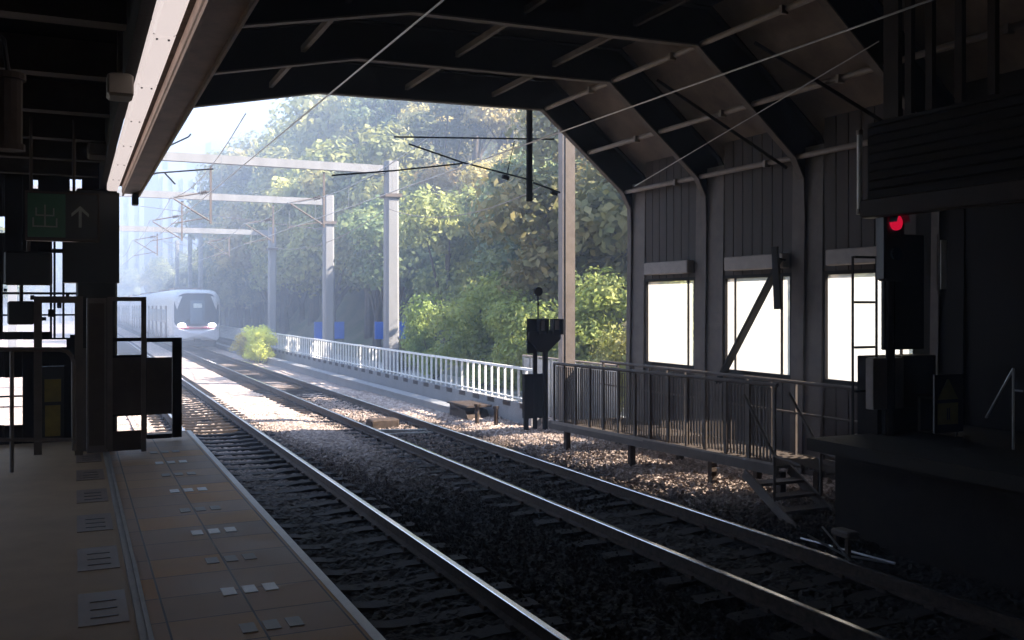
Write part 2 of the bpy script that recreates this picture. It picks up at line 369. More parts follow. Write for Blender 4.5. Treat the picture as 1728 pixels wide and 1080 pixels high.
def track(x1, x2, label, y_far=300):
    t = thing('railway_track', label, 'railway track', (0,0,0))
    xc = (x1+x2)/2
    for x in (x1,x2):
        b = MB(); p = rail_prof(x); k = len(p); ys = [-60,300]
        n0 = len(b.v)
        for y in ys: b.v += [(a,y,c) for a,c in p]
        for j in range(k):
            b.f.append((j,(j+1)%k,k+(j+1)%k,k+j)); b.m.append(1 if j in (6,7,8) else 0)
        b.build('rail', [M['rust'], M['railtop']], t)
    first = None
    for i in range(100):
        y = 2.4 + i*.62
        if first is None:
            first = sleeper_mb(xc).build('sleeper', [M['sleeper'], M['rust']], t); first.location.y = y
        else:
            c = first.copy(); COL.objects.link(c); c.parent = t; c.location.y = y + random.uniform(-.02,.02)
    b = MB()
    for i in range(100, 300):
        y = 2.4+i*.62; b.box(xc-1.25,xc+1.25,y-.12,y+.12,-.3,-.168)
    for i in range(-30, 0):
        y = 2.4+i*.62; b.box(xc-1.25,xc+1.25,y-.12,y+.12,-.3,-.168)
    o = b.build('sleeper_row', M['sleeper'], t); o['kind'] = 'stuff'
    return t
track(2.23, 3.735, 'near railway track beside the brown platform, with bright polished rails')
track(6.17, 7.675, 'far railway track carrying the train, with bright polished rails')

# bits between the rails
b = MB(); b.bar((6.35,21.6,-.13),(7.5,21.2,-.13),.09,.04); b.bar((6.4,20.9,-.13),(7.5,20.75,-.13),.05,.03)
o = b.build('rod', M['galv']); tag(o, 'grey metal rods lying across between the rails of the far track', 'track rod')
b = MB(); b.rbox(6.5,7.2,22.3,22.8,-.2,.02,.03); o = b.build('track_box', M['rust']); tag(o, 'rusty brown box between the rails of the far track', 'track box')
b = MB(); b.bar((2.35,6.35,-.14),(3.0,6.5,-.14),.05,.03); o = b.build('rod', M['galv']); tag(o, 'short grey metal bar lying between the rails of the near track', 'bar')

# ------------------------------------------------------------------ train shed
shed = thing('station_shed', 'dark steel train shed with a chamfered roof spanning both tracks', 'station building')
PROF = [(-6.0,4.9),(-2.4,5.75),(0.2,6.0),(2.1,6.45),(4.3,6.9),(9.15,6.98),(11.15,5.3),(11.33,4.95),(11.35,4.3),(11.28,-.3)]
def offset(prof, d):
    out = []
    for i, (x,z) in enumerate(prof):
        a = prof[max(i-1,0)]; c = prof[min(i+1,len(prof)-1)]
        def nrm(p,q):
            dx,dz = q[0]-p[0], q[1]-p[1]; l = math.hypot(dx,dz); return (-dz/l, dx/l)
        n1 = nrm(a,(x,z)) if i>0 else nrm((x,z),c); n2 = nrm((x,z),c) if i<len(prof)-1 else n1
        nx,nz = n1[0]+n2[0], n1[1]+n2[1]; l = math.hypot(nx,nz); nx/=l; nz/=l
        k = 1/max(.6, nx*n1[0]+nz*n1[1]); out.append((x+nx*d*k, z+nz*d*k))
    return out
def band(mb, d0, d1, y0, y1, prof=PROF, mi=0):
    A = offset(prof,d0); B = offset(prof,d1)
    for i in range(len(prof)-1):
        mb.hexa([(A[i][0],y0,A[i][1]),(A[i+1][0],y0,A[i+1][1]),(A[i+1][0],y1,A[i+1][1]),(A[i][0],y1,A[i][1]),
                 (B[i][0],y0,B[i][1]),(B[i+1][0],y0,B[i+1][1]),(B[i+1][0],y1,B[i+1][1]),(B[i][0],y1,B[i][1])], mi)
RIBS = [18.45 - 2.8*i for i in range(25)]
for i, y in enumerate(RIBS):
    b = MB(); band(b, 0, .025, y-.07, y+.07); band(b, .025, .62, y-.012, y+.012); band(b, .62, .645, y-.14, y+.14)
    if i == 0: band(b, .03, .61, y+.05, y+.10)
    for fi in range(len(b.m)):
        if fi < 6*(len(PROF)-1): b.m[fi] = 1
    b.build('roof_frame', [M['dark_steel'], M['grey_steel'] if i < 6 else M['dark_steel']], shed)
YB = -52
OFF_A = offset(PROF, .65); OFF_B = offset(PROF, .72)
def skin(i0, i1, y0, y1):
    b = MB()
    for i in range(i0, i1):
        A, B, C, D = OFF_A[i], OFF_A[i+1], OFF_B[i], OFF_B[i+1]
        b.hexa([(A[0],y0,A[1]),(B[0],y0,B[1]),(B[0],y1,B[1]),(A[0],y1,A[1]),(C[0],y0,C[1]),(D[0],y0,D[1]),(D[0],y1,D[1]),(C[0],y1,C[1])])
    return b
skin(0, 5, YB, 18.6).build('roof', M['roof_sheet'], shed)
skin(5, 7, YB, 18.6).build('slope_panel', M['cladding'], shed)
# purlins, bay by bay
AX = offset(PROF, .10)
def on_prof(x, d=.12):
    P = offset(PROF, d)
    for i in range(len(P)-1):
        if P[i][0] <= x <= P[i+1][0]:
            t = (x-P[i][0])/(P[i+1][0]-P[i][0]); return (x, P[i][1]+t*(P[i+1][1]-P[i][1]))
PUR = [(-4,.25),(-1,.25),(1.2,.25),(3.4,.25),(6.1,.25),(8.0,.25),(9.25,.10),(10.3,.10),(11.25,.10)]
for bay in range(5):
    y1 = RIBS[bay]-.02; y0 = RIBS[bay+1]+.02
    for x,d in PUR:
        p = on_prof(x,d); b = MB(); big = x > 9
        if big:
            b.tube([(p[0],y0,p[1]),(p[0],y1,p[1])], .048, 10)
            b.bar((p[0]-.04,y0+.7,p[1]-.02),(p[0]-.04,y0+.76,p[1]-.02),.12,.12)
        else: b.bar((p[0],y0,p[1]),(p[0],y1,p[1]),.07,.10)
        b.build('purlin', M['light_steel'] if big and bay < 3 else M['grey_steel'] if big or bay < 2 else M['shadow_steel'], shed)  # steel colour steps darker bay by bay, in place of fading daylight
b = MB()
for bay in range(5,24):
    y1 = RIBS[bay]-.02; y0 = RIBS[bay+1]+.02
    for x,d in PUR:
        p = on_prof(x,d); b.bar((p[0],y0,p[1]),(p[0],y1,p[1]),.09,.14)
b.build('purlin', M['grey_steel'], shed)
# braces in the slope and by the windows
for a_, b_, w_ in (((9.5,14.5,6.82),(11.15,13.0,5.15),.07), ((11.2,15.0,1.3),(11.22,13.2,3.6),.15), ((9.5,11.8,6.82),(11.15,10.2,5.15),.07)):
    b = MB(); b.bar(a_, b_, w_, .05); b.build('brace', M['dark_steel'], shed)
b = MB(); b.hexa([(11.0,13.15,2.72),(11.05,13.15,2.72),(11.05,12.98,2.72),(11.0,12.98,2.72),(11.0,13.22,3.8),(11.05,13.22,3.8),(11.05,13.08,3.8),(11.0,13.08,3.8)])
b.build('bracket', M['dark_steel'], shed)
# piers, wall, windows of the right side
SILL, HEAD = 1.5, 3.36
wins = [(16.0,17.9),(13.15,15.1),(10.45,12.4)]
piers = [(17.9,18.62),(15.1,16.0),(12.4,13.15),(9.6,10.45)]
for y0,y1 in piers:
    b = MB(); b.hexa([(11.34,y0,-.3),(11.75,y0,-.3),(11.75,y1,-.3),(11.34,y1,-.3),(11.42,y0,5.5),(11.75,y0,5.5),(11.75,y1,5.5),(11.42,y1,5.5)])
    b.build('wall_pier', M['grey_steel'] if y0 > 10 else M['dark_steel'], shed)  # last pier coloured darker to stand in for the deep interior's shade
for y0,y1 in wins:
    n = 7; b = MB(); b2 = MB()
    for k in range(n):
        a0 = y0+(y1-y0)*k/n; a1 = y0+(y1-y0)*(k+1)/n-.02
        b.box(11.42,11.47,a0,a1,-.3,SILL)
        b2.box(11.42,11.47,a0,a1,HEAD,6.0)
    b.box(11.47,11.5,y0,y1,-.3,SILL); b2.box(11.47,11.5,y0,y1,HEAD,6.0)
    b.build('wall_panel', M['wall_panel'], shed); b2.build('wall_panel', M['wall_panel'], shed)
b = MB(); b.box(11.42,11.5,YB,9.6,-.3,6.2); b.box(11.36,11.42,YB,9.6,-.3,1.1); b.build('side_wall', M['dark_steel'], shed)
for i,(y0,y1) in enumerate(wins):
    b = MB(); fr = .06
    b.box(11.40,11.52,y0,y0+fr,SILL,HEAD); b.box(11.40,11.52,y1-fr,y1,SILL,HEAD)
    b.box(11.40,11.52,y0+fr,y1-fr,SILL,SILL+fr); b.box(11.40,11.52,y0+fr,y1-fr,HEAD-fr,HEAD)
    b.box(11.43,11.49,y0+.30,y0+.335,SILL+fr,HEAD-fr)
    if i==1: b.box(11.43,11.49,y1-.33,y1-.30,SILL+fr,HEAD-fr)
    wf = b.build('window', M['dark_steel'], shed)
    b = MB(); b.quad([(11.46,y0+fr,SILL+fr),(11.46,y1-fr,SILL+fr),(11.46,y1-fr,HEAD-fr),(11.46,y0+fr,HEAD-fr)]); b.build('pane', M['frosted'], wf)
    b = MB(); b.rbox(11.22,11.40,y0+.05,y1-.25,HEAD+.08,HEAD+.34,.015); b.build('lintel_box', M['light_steel'], shed)
# left wall and back of the shed hall
b = MB(); b.box(-6.1,-6.0,YB,11,-.3,5.6); b.build('side_wall', M['wall_panel'], shed)

# ------------------------------------------------------------------ canopies and platform edge lights
can = thing('platform_canopy', 'low dark canopy over the near platform at the upper left', 'canopy')
b = MB(); b.box(-6,.30,-19,12.6,4.55,4.62); b.build('canopy_ceiling', M['roof_sheet'], can)
b = MB(); b.box(.27,.33,-19,12.3,4.14,5.3); b.build('canopy_fascia', M['dark_steel'], can)
for i in range(9):
    y = 12.4-i*1.35
    b = MB(); b.box(-6,.26,y-.03,y+.03,4.33,4.55); b.box(-6,.26,y-.07,y+.07,4.31,4.33); b.build('joist', M['grey_steel'], can)
b = MB(); b.rbox(.02,.46,12.1,12.5,1.1,4.14,.02); b.box(-.12,.48,12.05,12.5,3.05,4.1); b.build('column', M['black'], can)
lr = thing('light_run', 'long line of glowing white platform edge lamps beside a brown beam', 'light fitting')
b = MB(); b.rbox(.50,.70,-2,11.95,4.08,4.34,.015); b.box(.505,.52,-2,11.95,4.05,4.08); b.box(.68,.695,-2,11.95,4.05,4.08); b.build('beam', M['brown_steel'], lr)
b = MB(); b.box(.46,.50,-2,11.9,4.16,4.30); b.build('hanger_channel', M['rust'], lr)
b = MB(); b.rbox(.61,.68,11.85,12.0,3.95,4.08,.01); b.build('end_stop', M['black'], lr)
lamp_m = emis('lit_lamp_cover', (1,.86,.83), .065, (.7,.68,.66))
y = -2
first = None
while y < 11.7:
    b = MB(); b.rbox(.342,.455,y,y+1.14,4.10,4.19,.012); b.box(.365,.375,y+.03,y+.045,4.094,4.10,1); b.box(.42,.43,y+.03,y+.045,4.094,4.10,1)
    b.build('lamp_cover', [lamp_m, M['black']], lr); 
    b = MB(); b.box(.35,.45,y+1.14,y+1.16,4.11,4.18); b.build('joint', M['grey_steel'], lr)
    y += 1.16

fc = thing('platform_canopy', 'dark slatted canopy over the far platform at the upper right', 'canopy')
b = MB(); b.rbox(9.30,9.50,-19,9.45,3.92,4.16,.02); b.build('edge_beam', M['shadow_steel'], fc)
b = MB(); b.box(9.40,9.42,-19,9.40,4.16,5.15)
b.build('canopy_fascia', M['dark_steel'], fc)
for k in range(8):
    z = 4.24+k*.115
    b = MB(); b.hexa([(9.30,-19,z),(9.40,-19,z+.05),(9.40,9.3,z+.05),(9.30,9.3,z),(9.30,-19,z+.015),(9.40,-19,z+.065),(9.40,9.3,z+.065),(9.30,9.3,z+.015)])
    b.build('slat', M['dark_steel'], fc)
b = MB(); b.box(9.5,11.35,-19,9.35,4.2,4.26); b.build('canopy_ceiling', M['roof_sheet'], fc)
for px in (1508,1537,1572,1622,1678):
    y = py_on_x(px, 9.45); b = MB()
    w_ = .12 if px == 1508 else .05
    b.box(9.40,9.47,y-w_,y+w_,5.16,6.95 if px != 1537 else 6.9); b.build('hanger_post', M['shadow_steel'], fc)
lt = thing('tube_lamp', 'unlit pale tube standing upright at the end of the slatted canopy', 'tube')
y = 9.5
b = MB(); b.tube([(9.36,y,4.05),(9.36,y,5.02)],.035,10); b.build('tube', M['white'], lt)
b = MB(); b.tube([(9.36,y,3.98),(9.36,y,4.05)],.045,10); b.tube([(9.36,y,5.02),(9.36,y,5.08)],.045,10); b.build('end_cap', M['light_steel'], lt)

# ------------------------------------------------------------------ near platform end: screens, gates, monitors, sign
def X_at(px, Y):
    a = (px-864)/FPX; return Y*(SN+a*CS)/(CS-a*SN)
def WR(mb, x0, x1, y0, y1, Y, th=.05, mi=0):
    """rectangle given in photo px standing in the plane Y"""
    X0 = X_at(x0,Y+th if x0>125 else Y); X1 = X_at(x1,Y+th if x1<125 else Y)
    if X1-X0 < .006: X1 = X0+.006
    z1 = zat((X0+X1)/2,Y,y0); z0 = zat((X0+X1)/2,Y,y1)
    return mb.box(X0,X1,Y,Y+th,z0,z1,mi)
# equipment-room screen with openings behind the gates
YS = 13.1
scr = thing('end_screen', 'dark equipment screen wall with bright openings behind the platform gates', 'screen wall')
def holes(mb, x0,x1,y0,y1, hs, Y, th):
    xs = sorted(set([x0,x1]+[h[0] for h in hs]+[h[1] for h in hs])); ys = sorted(set([y0,y1]+[h[2] for h in hs]+[h[3] for h in hs]))
    for i in range(len(xs)-1):
        run = None
        for j in range(len(ys)-1):
            cx=(xs[i]+xs[i+1])/2; cyy=(ys[j]+ys[j+1])/2
            solid = not any(h[0]<cx<h[1] and h[2]<cyy<h[3] for h in hs)
            if solid:
                if run is None: run = ys[j]
            if (not solid or j==len(ys)-2) and run is not None:
                WR(mb, xs[i], xs[i+1], run, ys[j+1] if solid else ys[j], Y, th); run = None
b = MB()
H = [(118,138,302,326),(56,64,303,318),(-5,8,365,393),(88,118,404,570),(5,84,480,560),(118,137,478,565),(-30,112,573,586),(-30,38,637,718)]
holes(b, -60, 195, 240, 765, H, YS, .06)
b.build('panel', M['dark_steel'], scr)
b = MB()
for x in (92,107): WR(b, x-2, x+2, 404, 570, YS-.03, .03)
WR(b, 86,120,420,427,YS-.03,.03); WR(b,2,140,493,497,YS-.03,.03); WR(b,4,140,530,533,YS-.03,.03); WR(b,-30,38,668,671,YS-.03,.03)
b.build('mullion', M['black'], scr)
b = MB()
for i in range(9):
    x = 6+i*15; y = 487+((i*37)%50)
    WR(b, x, x+6+(i*5)%7, y, y+5+(i*7)%9, YS-.08, .04)
b.build('fitting', M['black'], scr)
def monitor(px0,px1,py0,py1,Y,label):
    X0=X_at(px0,Y); X1=X_at(px1,Y); xc=(X0+X1)/2; z1=zat(xc,Y,py0); z0=zat(xc,Y,py1); w_=(X1-X0)/2
    t = thing('monitor', label, 'monitor', (xc,Y,z0), group='hanging monitors at the platform end')
    h_ = z1-z0
    b = MB(); b.rbox(-w_,w_,0,.22,0,h_,.02); b.build('housing', M['black'], t)
    b = MB(); b.box(-w_*.86,w_*.86,-.006,-.001,h_*.08,h_*.92); b.build('screen', M['black'], t)
    b = MB(); b.tube([(0,.1,h_),(0,.1,h_+.35)],.02); b.build('bracket', M['grey_steel'], t)
monitor(6,88,424,481,11.6,'larger black hanging monitor directly below the exit sign')
monitor(12,58,508,548,12.2,'smaller black monitor below the larger monitor, beside the bright openings')
# exit sign
YE = 8.6
def ex(px): return X_at(px,YE)
X0, X1 = ex(42), ex(168); xm=(X0+X1)/2
z1 = zat(xm,YE,324); z0 = zat(xm,YE,407)
sg = thing('exit_sign', 'hanging green exit sign with a pale character and an upward arrow', 'sign', (xm,YE,z0))
W_=(X1-X0)/2; H_=z1-z0
b = MB(); b.rbox(-W_,W_,0,.09,0,H_,.008); b.build('housing', M['sign_dark'], sg)
b = MB(); b.box(-W_,W_,-.012,-.001,0,.02); b.box(-W_,W_,-.012,-.001,H_-.014,H_); b.box(-W_,-W_+.014,-.012,-.001,.02,H_-.014); b.box(W_-.016,W_,-.012,-.001,.02,H_-.014); b.build('frame', M['grey_steel'], sg)
b = MB(); b.box(-W_+.02,.02,-.008,-.001,.03,H_-.02); b.build('green_face', M['green_sign'], sg)
b = MB()   # the character for "exit": a tall upright crossed by two open boxes
cx=-.13; cz=H_*.5; s_=.085; t_=.011
for (ax,az,bx,bz) in ((0,-s_,0,s_),(-.75*s_,.05*s_,.75*s_,.05*s_),(-.75*s_,.05*s_,-.75*s_,.7*s_),(.75*s_,.05*s_,.75*s_,.7*s_),(-s_,-s_,s_,-s_),(-s_,-s_,-s_,-.25*s_),(s_,-s_,s_,-.25*s_)):
    b.box(cx+min(ax,bx)-t_/2,cx+max(ax,bx)+t_/2,-.0135,-.009,cz+min(az,bz)-t_/2,cz+max(az,bz)+t_/2)
b.build('character', M['pale_mark'], sg)
b = MB(); ax = W_*.47
b.box(ax-.011,ax+.011,-.012,-.004,cz-.085,cz+.07)
for sx in (-1,1):
    b.hexa([(ax,-.0125,cz+.06),(ax,-.004,cz+.06),(ax+sx*.065,-.004,cz+.0),(ax+sx*.065,-.0125,cz+.0),(ax,-.0125,cz+.09),(ax,-.004,cz+.09),(ax+sx*.065,-.004,cz+.028),(ax+sx*.065,-.0125,cz+.028)])
b.build('arrow', M['pale_mark'], sg)
b = MB()
for sx in (-.85,.3): b.tube([(sx*W_,.045,H_),(sx*W_,.045,4.31-z0)],.012)
b.build('hanger', M['grey_steel'], sg)

# ceiling fittings under the near canopy
def lamp_pix(name, cat, label, px0,px1,py0,py1,Y,m,depth=.3):
    X0=X_at(px0,Y); X1=X_at(px1,Y); xc=(X0+X1)/2; z1=zat(xc,Y,py0); z0=zat(xc,Y,py1)
    t = thing(name,label,cat,(xc,Y,z0)); w_=(X1-X0)/2; h_=z1-z0
    b = MB(); b.rbox(-w_,w_,0,depth,0,h_,.015); b.build('housing', m, t)
    b = MB(); b.box(-w_*.85,w_*.85,-.008,-.001,h_*.1,h_*.9); b.build('face', M['tactile'] if m is not M['black'] else m, t)
    b = MB(); b.tube([(0,depth/2,h_),(0,depth/2,4.54-z0)],.015); b.build('stem', M['grey_steel'], t); return t
lamp_pix('loudspeaker','loudspeaker','small beige box loudspeaker hanging under the canopy beside the lamp run',181,226,122,161,5.9,M['tactile'],.2)
lamp_pix('ceiling_unit','ceiling unit','dim grey flat unit under the canopy near its far end',148,196,240,262,9.6,M['grey_steel'],.35)
t = thing('camera_housing','grey cylindrical camera housing hanging at the left edge under the canopy','camera',(X_at(14,5.2),5.2,zat(-.5,5.2,245)))
b = MB(); b.tube([(0,0,.02),(0,0,.33)],.062,14); b.tube([(0,0,.33),(0,0,.36)],.078,14); b.tube([(0,0,-.01),(0,0,.02)],.074,14); b.build('housing', M['grey_steel'], t, smooth=False)
b = MB(); b.tube([(0,0,.36),(-.02,0,.52),(-.12,0,.62)],.012); b.build('cable', M['black'], t)

# gates at the end of the platform
def tframe(mb, x0,x1,y0,y1,Y,w_px,th=.05):
    WR(mb,x0,x0+w_px,y0,y1,Y,th); WR(mb,x1-w_px,x1,y0,y1,Y,th); WR(mb,x0+w_px,x1-w_px,y0,y0+w_px*.8,Y,th)
gt = thing('platform_gate', 'tall dark framed gate with clear upper pane at the platform end', 'gate')
b = MB(); tframe(b,181,247,501,762,11.4,9); b.build('frame', M['gate_steel'], gt)
b = MB(); WR(b,190,238,603,699,11.42,.02); WR(b,190,238,727,760,11.42,.02); b.build('infill_panel', M['grey_steel'], gt)
for ya,yb_ in ((570,576),(599,603),(699,702)):
    b = MB(); WR(b,190,238,ya,yb_,11.41,.03); b.build('rail', M['dark_steel'], gt)
gb = thing('barrier', 'lower dark barrier panel at the platform edge beside the tall gate', 'barrier')
b = MB(); WR(b,290,307,573,738,12.6,.09); WR(b,247,307,570,577,12.5,.05); WR(b,240,248,573,740,12.6,.05); WR(b,248,290,733,740,12.6,.05); b.build('frame', M['dark_steel'], gb)
b = MB(); WR(b,248,290,603,699,12.62,.02); b.build('infill_panel', M['grey_steel'], gb)
cb = thing('cabinet', 'tall grey equipment cabinet beside the tall gate at the platform end', 'cabinet')
b = MB(); WR(b,146,180,503,764,11.5,.4); b.build('cabinet_body', M['gate_steel'], cb)
b = MB(); WR(b,150,176,512,752,11.488,.01); b.build('door', M['grey_steel'], cb)
b = MB(); WR(b,128,146,588,762,11.7,.05); b.build('side_post', M['gate_steel'], cb)
fr = thing('gate_frame', 'slim grey upright gate frame left of the cabinet', 'gate frame')
b = MB(); tframe(b,57,140,500,768,11.0,14,.06); b.build('frame', M['gate_steel'], fr)
rl = thing('railing', 'grey tubular railing with a rounded corner at the platform end', 'railing')
b = MB(); Yr=10.9; xs=[(-60,590),(100,590),(113,593),(121,601),(124,612),(125,760)]
b.tube([(X_at(x,Yr),Yr,zat(X_at(x,Yr),Yr,y)) for x,y in xs],.022,10); b.build('handrail', M['gate_steel'], rl)
b = MB(); b.tube([(X_at(-60,Yr),Yr,zat(X_at(-60,Yr),Yr,742)),(X_at(124,Yr),Yr,zat(X_at(124,Yr),Yr,742))],.02,8); b.build('lower_rail', M['gate_steel'], rl)
b = MB(); X=X_at(20,Yr); b.tube([(X,Yr,1.1),(X,Yr,zat(X,Yr,590))],.02,8); b.build('post', M['gate_steel'], rl)
yb = thing('notice_board', 'dull yellow notice board leaning behind the rounded railing', 'notice board')
b = MB(); WR(b,70,108,618,742,12.0,.04); b.build('board', M['black'], yb)
b = MB(); WR(b,75,103,640,678,11.985,.012); WR(b,76,102,684,736,11.985,.012); b.build('notice', M['yellow_dull'], yb)

# ------------------------------------------------------------------ walkway on the right
wk = thing('walkway', 'raised grey walkway with metal railings and steps below the windows', 'walkway')
p0 = Vector((8.76,17.1,.45)); p1 = Vector((9.35,11.1,.45)); d = (p1-p0).normalized(); nrm = Vector((-d.y,d.x,0))
b = MB()
y = 11.06
while y < 17.2:
    xl = 9.33-.60*(y-11.05)/6.15; b.box(xl,10.36,y,y+.018,.41,.45); y += .085
while y > 11.04: y -= .085
y = 8.95
while y < 11.0: b.box(9.62,10.36,y,y+.018,.41,.45); y += .085
b.bar((8.72,17.2,.38),(9.31,11.05,.38),.05,.14); b.box(10.36,10.4,8.9,17.2,.33,.45); b.box(8.7,10.4,17.2,17.25,.33,.45)
b.build('sun_gap_deck', M['grey_steel'], wk)  # open bars are an invented shape, letting sunlight through to the stones
b = MB(); b.bar(p0+Vector((-.05,0,.0)), p1+Vector((-.05,0,.0)), .025, .06); b.build('kick_plate', M['light_steel'], wk)
postx = [932,952,971,995,1018,1043,1071,1097,1128,1158,1190,1225,1264,1306]
for px in postx:
    # walk along the fence line
    best = min((abs(X_at(px,(p0+(p1-p0)*t).y)-(p0+(p1-p0)*t).x),t) for t in [k/300 for k in range(301)])[1]
    q = p0+(p1-p0)*best
    b = MB(); b.bar((q.x-.0,q.y,.30),(q.x,q.y,1.60),.035,.05); b.build('post', M['grey_steel'], wk)
b = MB(); b.tube([p0+Vector((0,0,1.17)), p1+Vector((0,0,1.17))],.03,8); b.build('handrail', M['grey_steel'], wk)
b = MB(); b.tube([(10.3,17.9,1.58),(10.3,8.7,1.58)],.03,8); b.tube([(10.3,17.9,1.1),(10.3,8.7,1.1)],.018,8); b.build('handrail', M['grey_steel'], wk)
for i in range(16):
    y = 17.8-i*.6; b = MB(); b.bar((10.3,y,.42),(10.3,y,1.56),.04,.04); b.build('post', M['grey_steel'], wk)
for x,y in ((9.0,17.0),(10.2,17.0),(9.15,14.8),(10.2,14.8),(9.3,12.6),(10.2,12.6),(9.5,11.2),(10.2,11.2)):
    b = MB(); b.box(x-.05,x+.05,y-.05,y+.05,-.3,.33); b.build('support', M['rust'], wk)
b = MB(); Lf=(p1-p0).length; k=0.05
while k < Lf-.05:
    q = p0+d*k; b.bar((q.x+.03,q.y,.50),(q.x+.03,q.y,1.57),.012,.035); k += .07
b.build('picket_panel', M['grey_steel'], wk)
# steps down to the track
for k in range(4):
    b = MB(); z = .40-k*.15; y = 11.0-k*.24
    b.box(8.75,9.55,y-.24,y,z-.04-.12,z-.12); b.build('step', M['grey_steel'], wk)
for x in (8.75,9.57):
    b = MB(); b.bar((x,11.1,.38),(x,10.0,-.22),.03,.14); b.build('stringer', M['grey_steel'], wk)
    b = MB(); b.tube([(x,11.1,1.5),(x,10.45,.72),(x,9.9,.66)],.022,8); b.tube([(x,10.45,.72),(x,10.45,.0)],.02,8); b.build('stair_rail', M['grey_steel'], wk)
# grey screen panel outside the shed
sp = thing('screen_fence', 'grey sheet metal fence just outside the shed beside the walkway', 'fence')
b = MB()
for k in range(12):
    y = 18.9+k*.42; b.box(11.3,11.33,y,y+.40,-.2,1.35); b.box(11.28,11.35,y+.40,y+.42,-.2,1.38)
b.build('sheet', M['galv'], sp)
b = MB(); b.box(11.27,11.36,18.9,23.95,1.38,1.42); b.build('cap_rail', M['light_steel'], sp)

# ------------------------------------------------------------------ equipment on the far platform end
eq = thing('signal_post', 'black railway signal post showing one red light at the right', 'railway signal', (9.62,9.25,1.1))
def wpx(px,py,X):
    Y=py_on_x(px,X); return Vector((X,Y,zat(X,Y,py)))
c = wpx(1518,375,9.6)
eq.location = (c.x, c.y+.1, 1.1)
zc = c.z-1.1
b = MB(); b.tube([(.05,.1,0),(.05,.1,zc+.3)],.06,12); b.build('post', M['dark_steel'], eq)
b = MB(); b.rbox(-.16,.2,-.02,.16,zc-.75,zc+.22,.03); b.build('signal_head', M['black'], eq)
b = MB()
seg=20
def disc(mb,cx,y,cz,r,mi=0,seg=20,y2=None):
    y2 = y-.03 if y2 is None else y2
    A=[(cx+r*math.cos(2*math.pi*k/seg),y,cz+r*math.sin(2*math.pi*k/seg)) for k in range(seg)]
    B=[(p[0],y2,p[2]) for p in A]
    return mb.loft([A,B],mi)
disc(b,0,-.03,zc,.1); b.build('red_light', emis('lit_red_lens',(1,.01,.06),.045,(.4,.01,.02)), eq)
b = MB(); disc(b,0,-.03,zc-.4,.085); b.build('unlit_lens', M['glass_dark'], eq)
b = MB(); A=[(.115*math.cos(t),-.03,zc+.115*math.sin(t)) for t in [math.pi*k/10 for k in range(11)]]
b.loft([A,[(p[0],-.17,p[2]) for p in A]],closed=False,caps=False); b.build('hood', M['black'], eq)
def pbox(name, parent, m, px0,px1,py0,py1,X,th=.1, bev=.01):
    """box whose face looks along -Y; its left/right edges stand under the given photo columns"""
    Y = py_on_x((px0+px1)/2, X); x0=X_at(px0,Y+th); x1=max(X_at(px1,Y),x0+.012); bev=min(bev,(x1-x0)*.2); b = MB()
    b.rbox(x0,x1,Y,Y+th,zat(X,Y,py1),zat(X,Y,py0),bev); return b.build(name,m,parent)
jb = thing('control_cabinet','grey-brown control cabinet on a pedestal at the end of the far platform','cabinet')
pbox('cabinet_body', jb, M['cabinet_paint'],1460,1526,604,691,9.55,.14)
pbox('pedestal', jb, M['galv'],1479,1496,691,738,9.6,.12)
pbox('lock', jb, M['black'],1488,1494,612,630,9.53,.02,.002)
pl = thing('relay_cupboard','dark relay cupboard standing behind the grey-brown cabinet','cupboard')
pbox('body', pl, M['dark_steel'],1446,1580,601,738,9.9,.35)
pbox('plinth', pl, M['concrete'],1440,1586,738,748,9.9,.5)
b = MB(); 
ld = thing('ladder','dark metal ladder frame standing in front of the last window','ladder')
for x in (1439,1479): pbox('stile', ld, M['dark_steel'],x-2.5,x+2.5,432,738,9.5,.04,.004)
for y in (434,510,586,660): pbox('rung', ld, M['dark_steel'],1441,1477,y-2,y+2,9.5,.03,.003)
st = thing('signal_board','black backing board hanging beneath the slatted canopy beside the red light','board')
pbox('board', st, M['black'],1486,1560,395,590,9.9,.06)
pbox('pole', st, M['dark_steel'],1496,1503,590,604,9.9,.04,.004)
b = MB()
wp = thing('glint_strip','light painted as a narrow white plate hanging right of the red signal','glint')
pbox('glint', wp, M['white'],1586,1598,405,488,9.9,.02,.003)  # white strip stands in for a gleam of light
pbox('hanger', wp, M['grey_steel'],1580,1583,395,490,9.9,.02,.003)
ys = thing('warning_sign','dull yellow warning sign on a dark board on the far platform','sign')
pbox('board', ys, M['black'],1574,1626,632,730,9.9,.03,.004)
Yy = py_on_x(1600,9.9)-.012
b = MB(); x0=X_at(1583,Yy);x1=X_at(1617,Yy);xm_=(x0+x1)/2
b.hexa([(x0,Yy,zat(9.9,Yy,674)),(x1,Yy,zat(9.9,Yy,674)),(x1,Yy+.01,zat(9.9,Yy,674)),(x0,Yy+.01,zat(9.9,Yy,674)),(xm_-.01,Yy,zat(9.9,Yy,640)),(xm_+.01,Yy,zat(9.9,Yy,640)),(xm_+.01,Yy+.01,zat(9.9,Yy,640)),(xm_-.01,Yy+.01,zat(9.9,Yy,640))])
b.build('triangle', M['yellow_dull'], ys)
b = MB(); b.box(x0,x1,Yy,Yy+.01,zat(9.9,Yy,716),zat(9.9,Yy,680)); b.build('panel', M['yellow_dull'], ys)
b = MB(); b.box(xm_-.025,xm_-.008,Yy-.006,Yy-.001,zat(9.9,Yy,708),zat(9.9,Yy,688)); b.box(xm_+.008,xm_+.025,Yy-.006,Yy-.001,zat(9.9,Yy,708),zat(9.9,Yy,688)); b.build('symbol', M['black'], ys)
sr = thing('stair_railing','thin sloping steel handrail at the right edge of the far platform','railing')
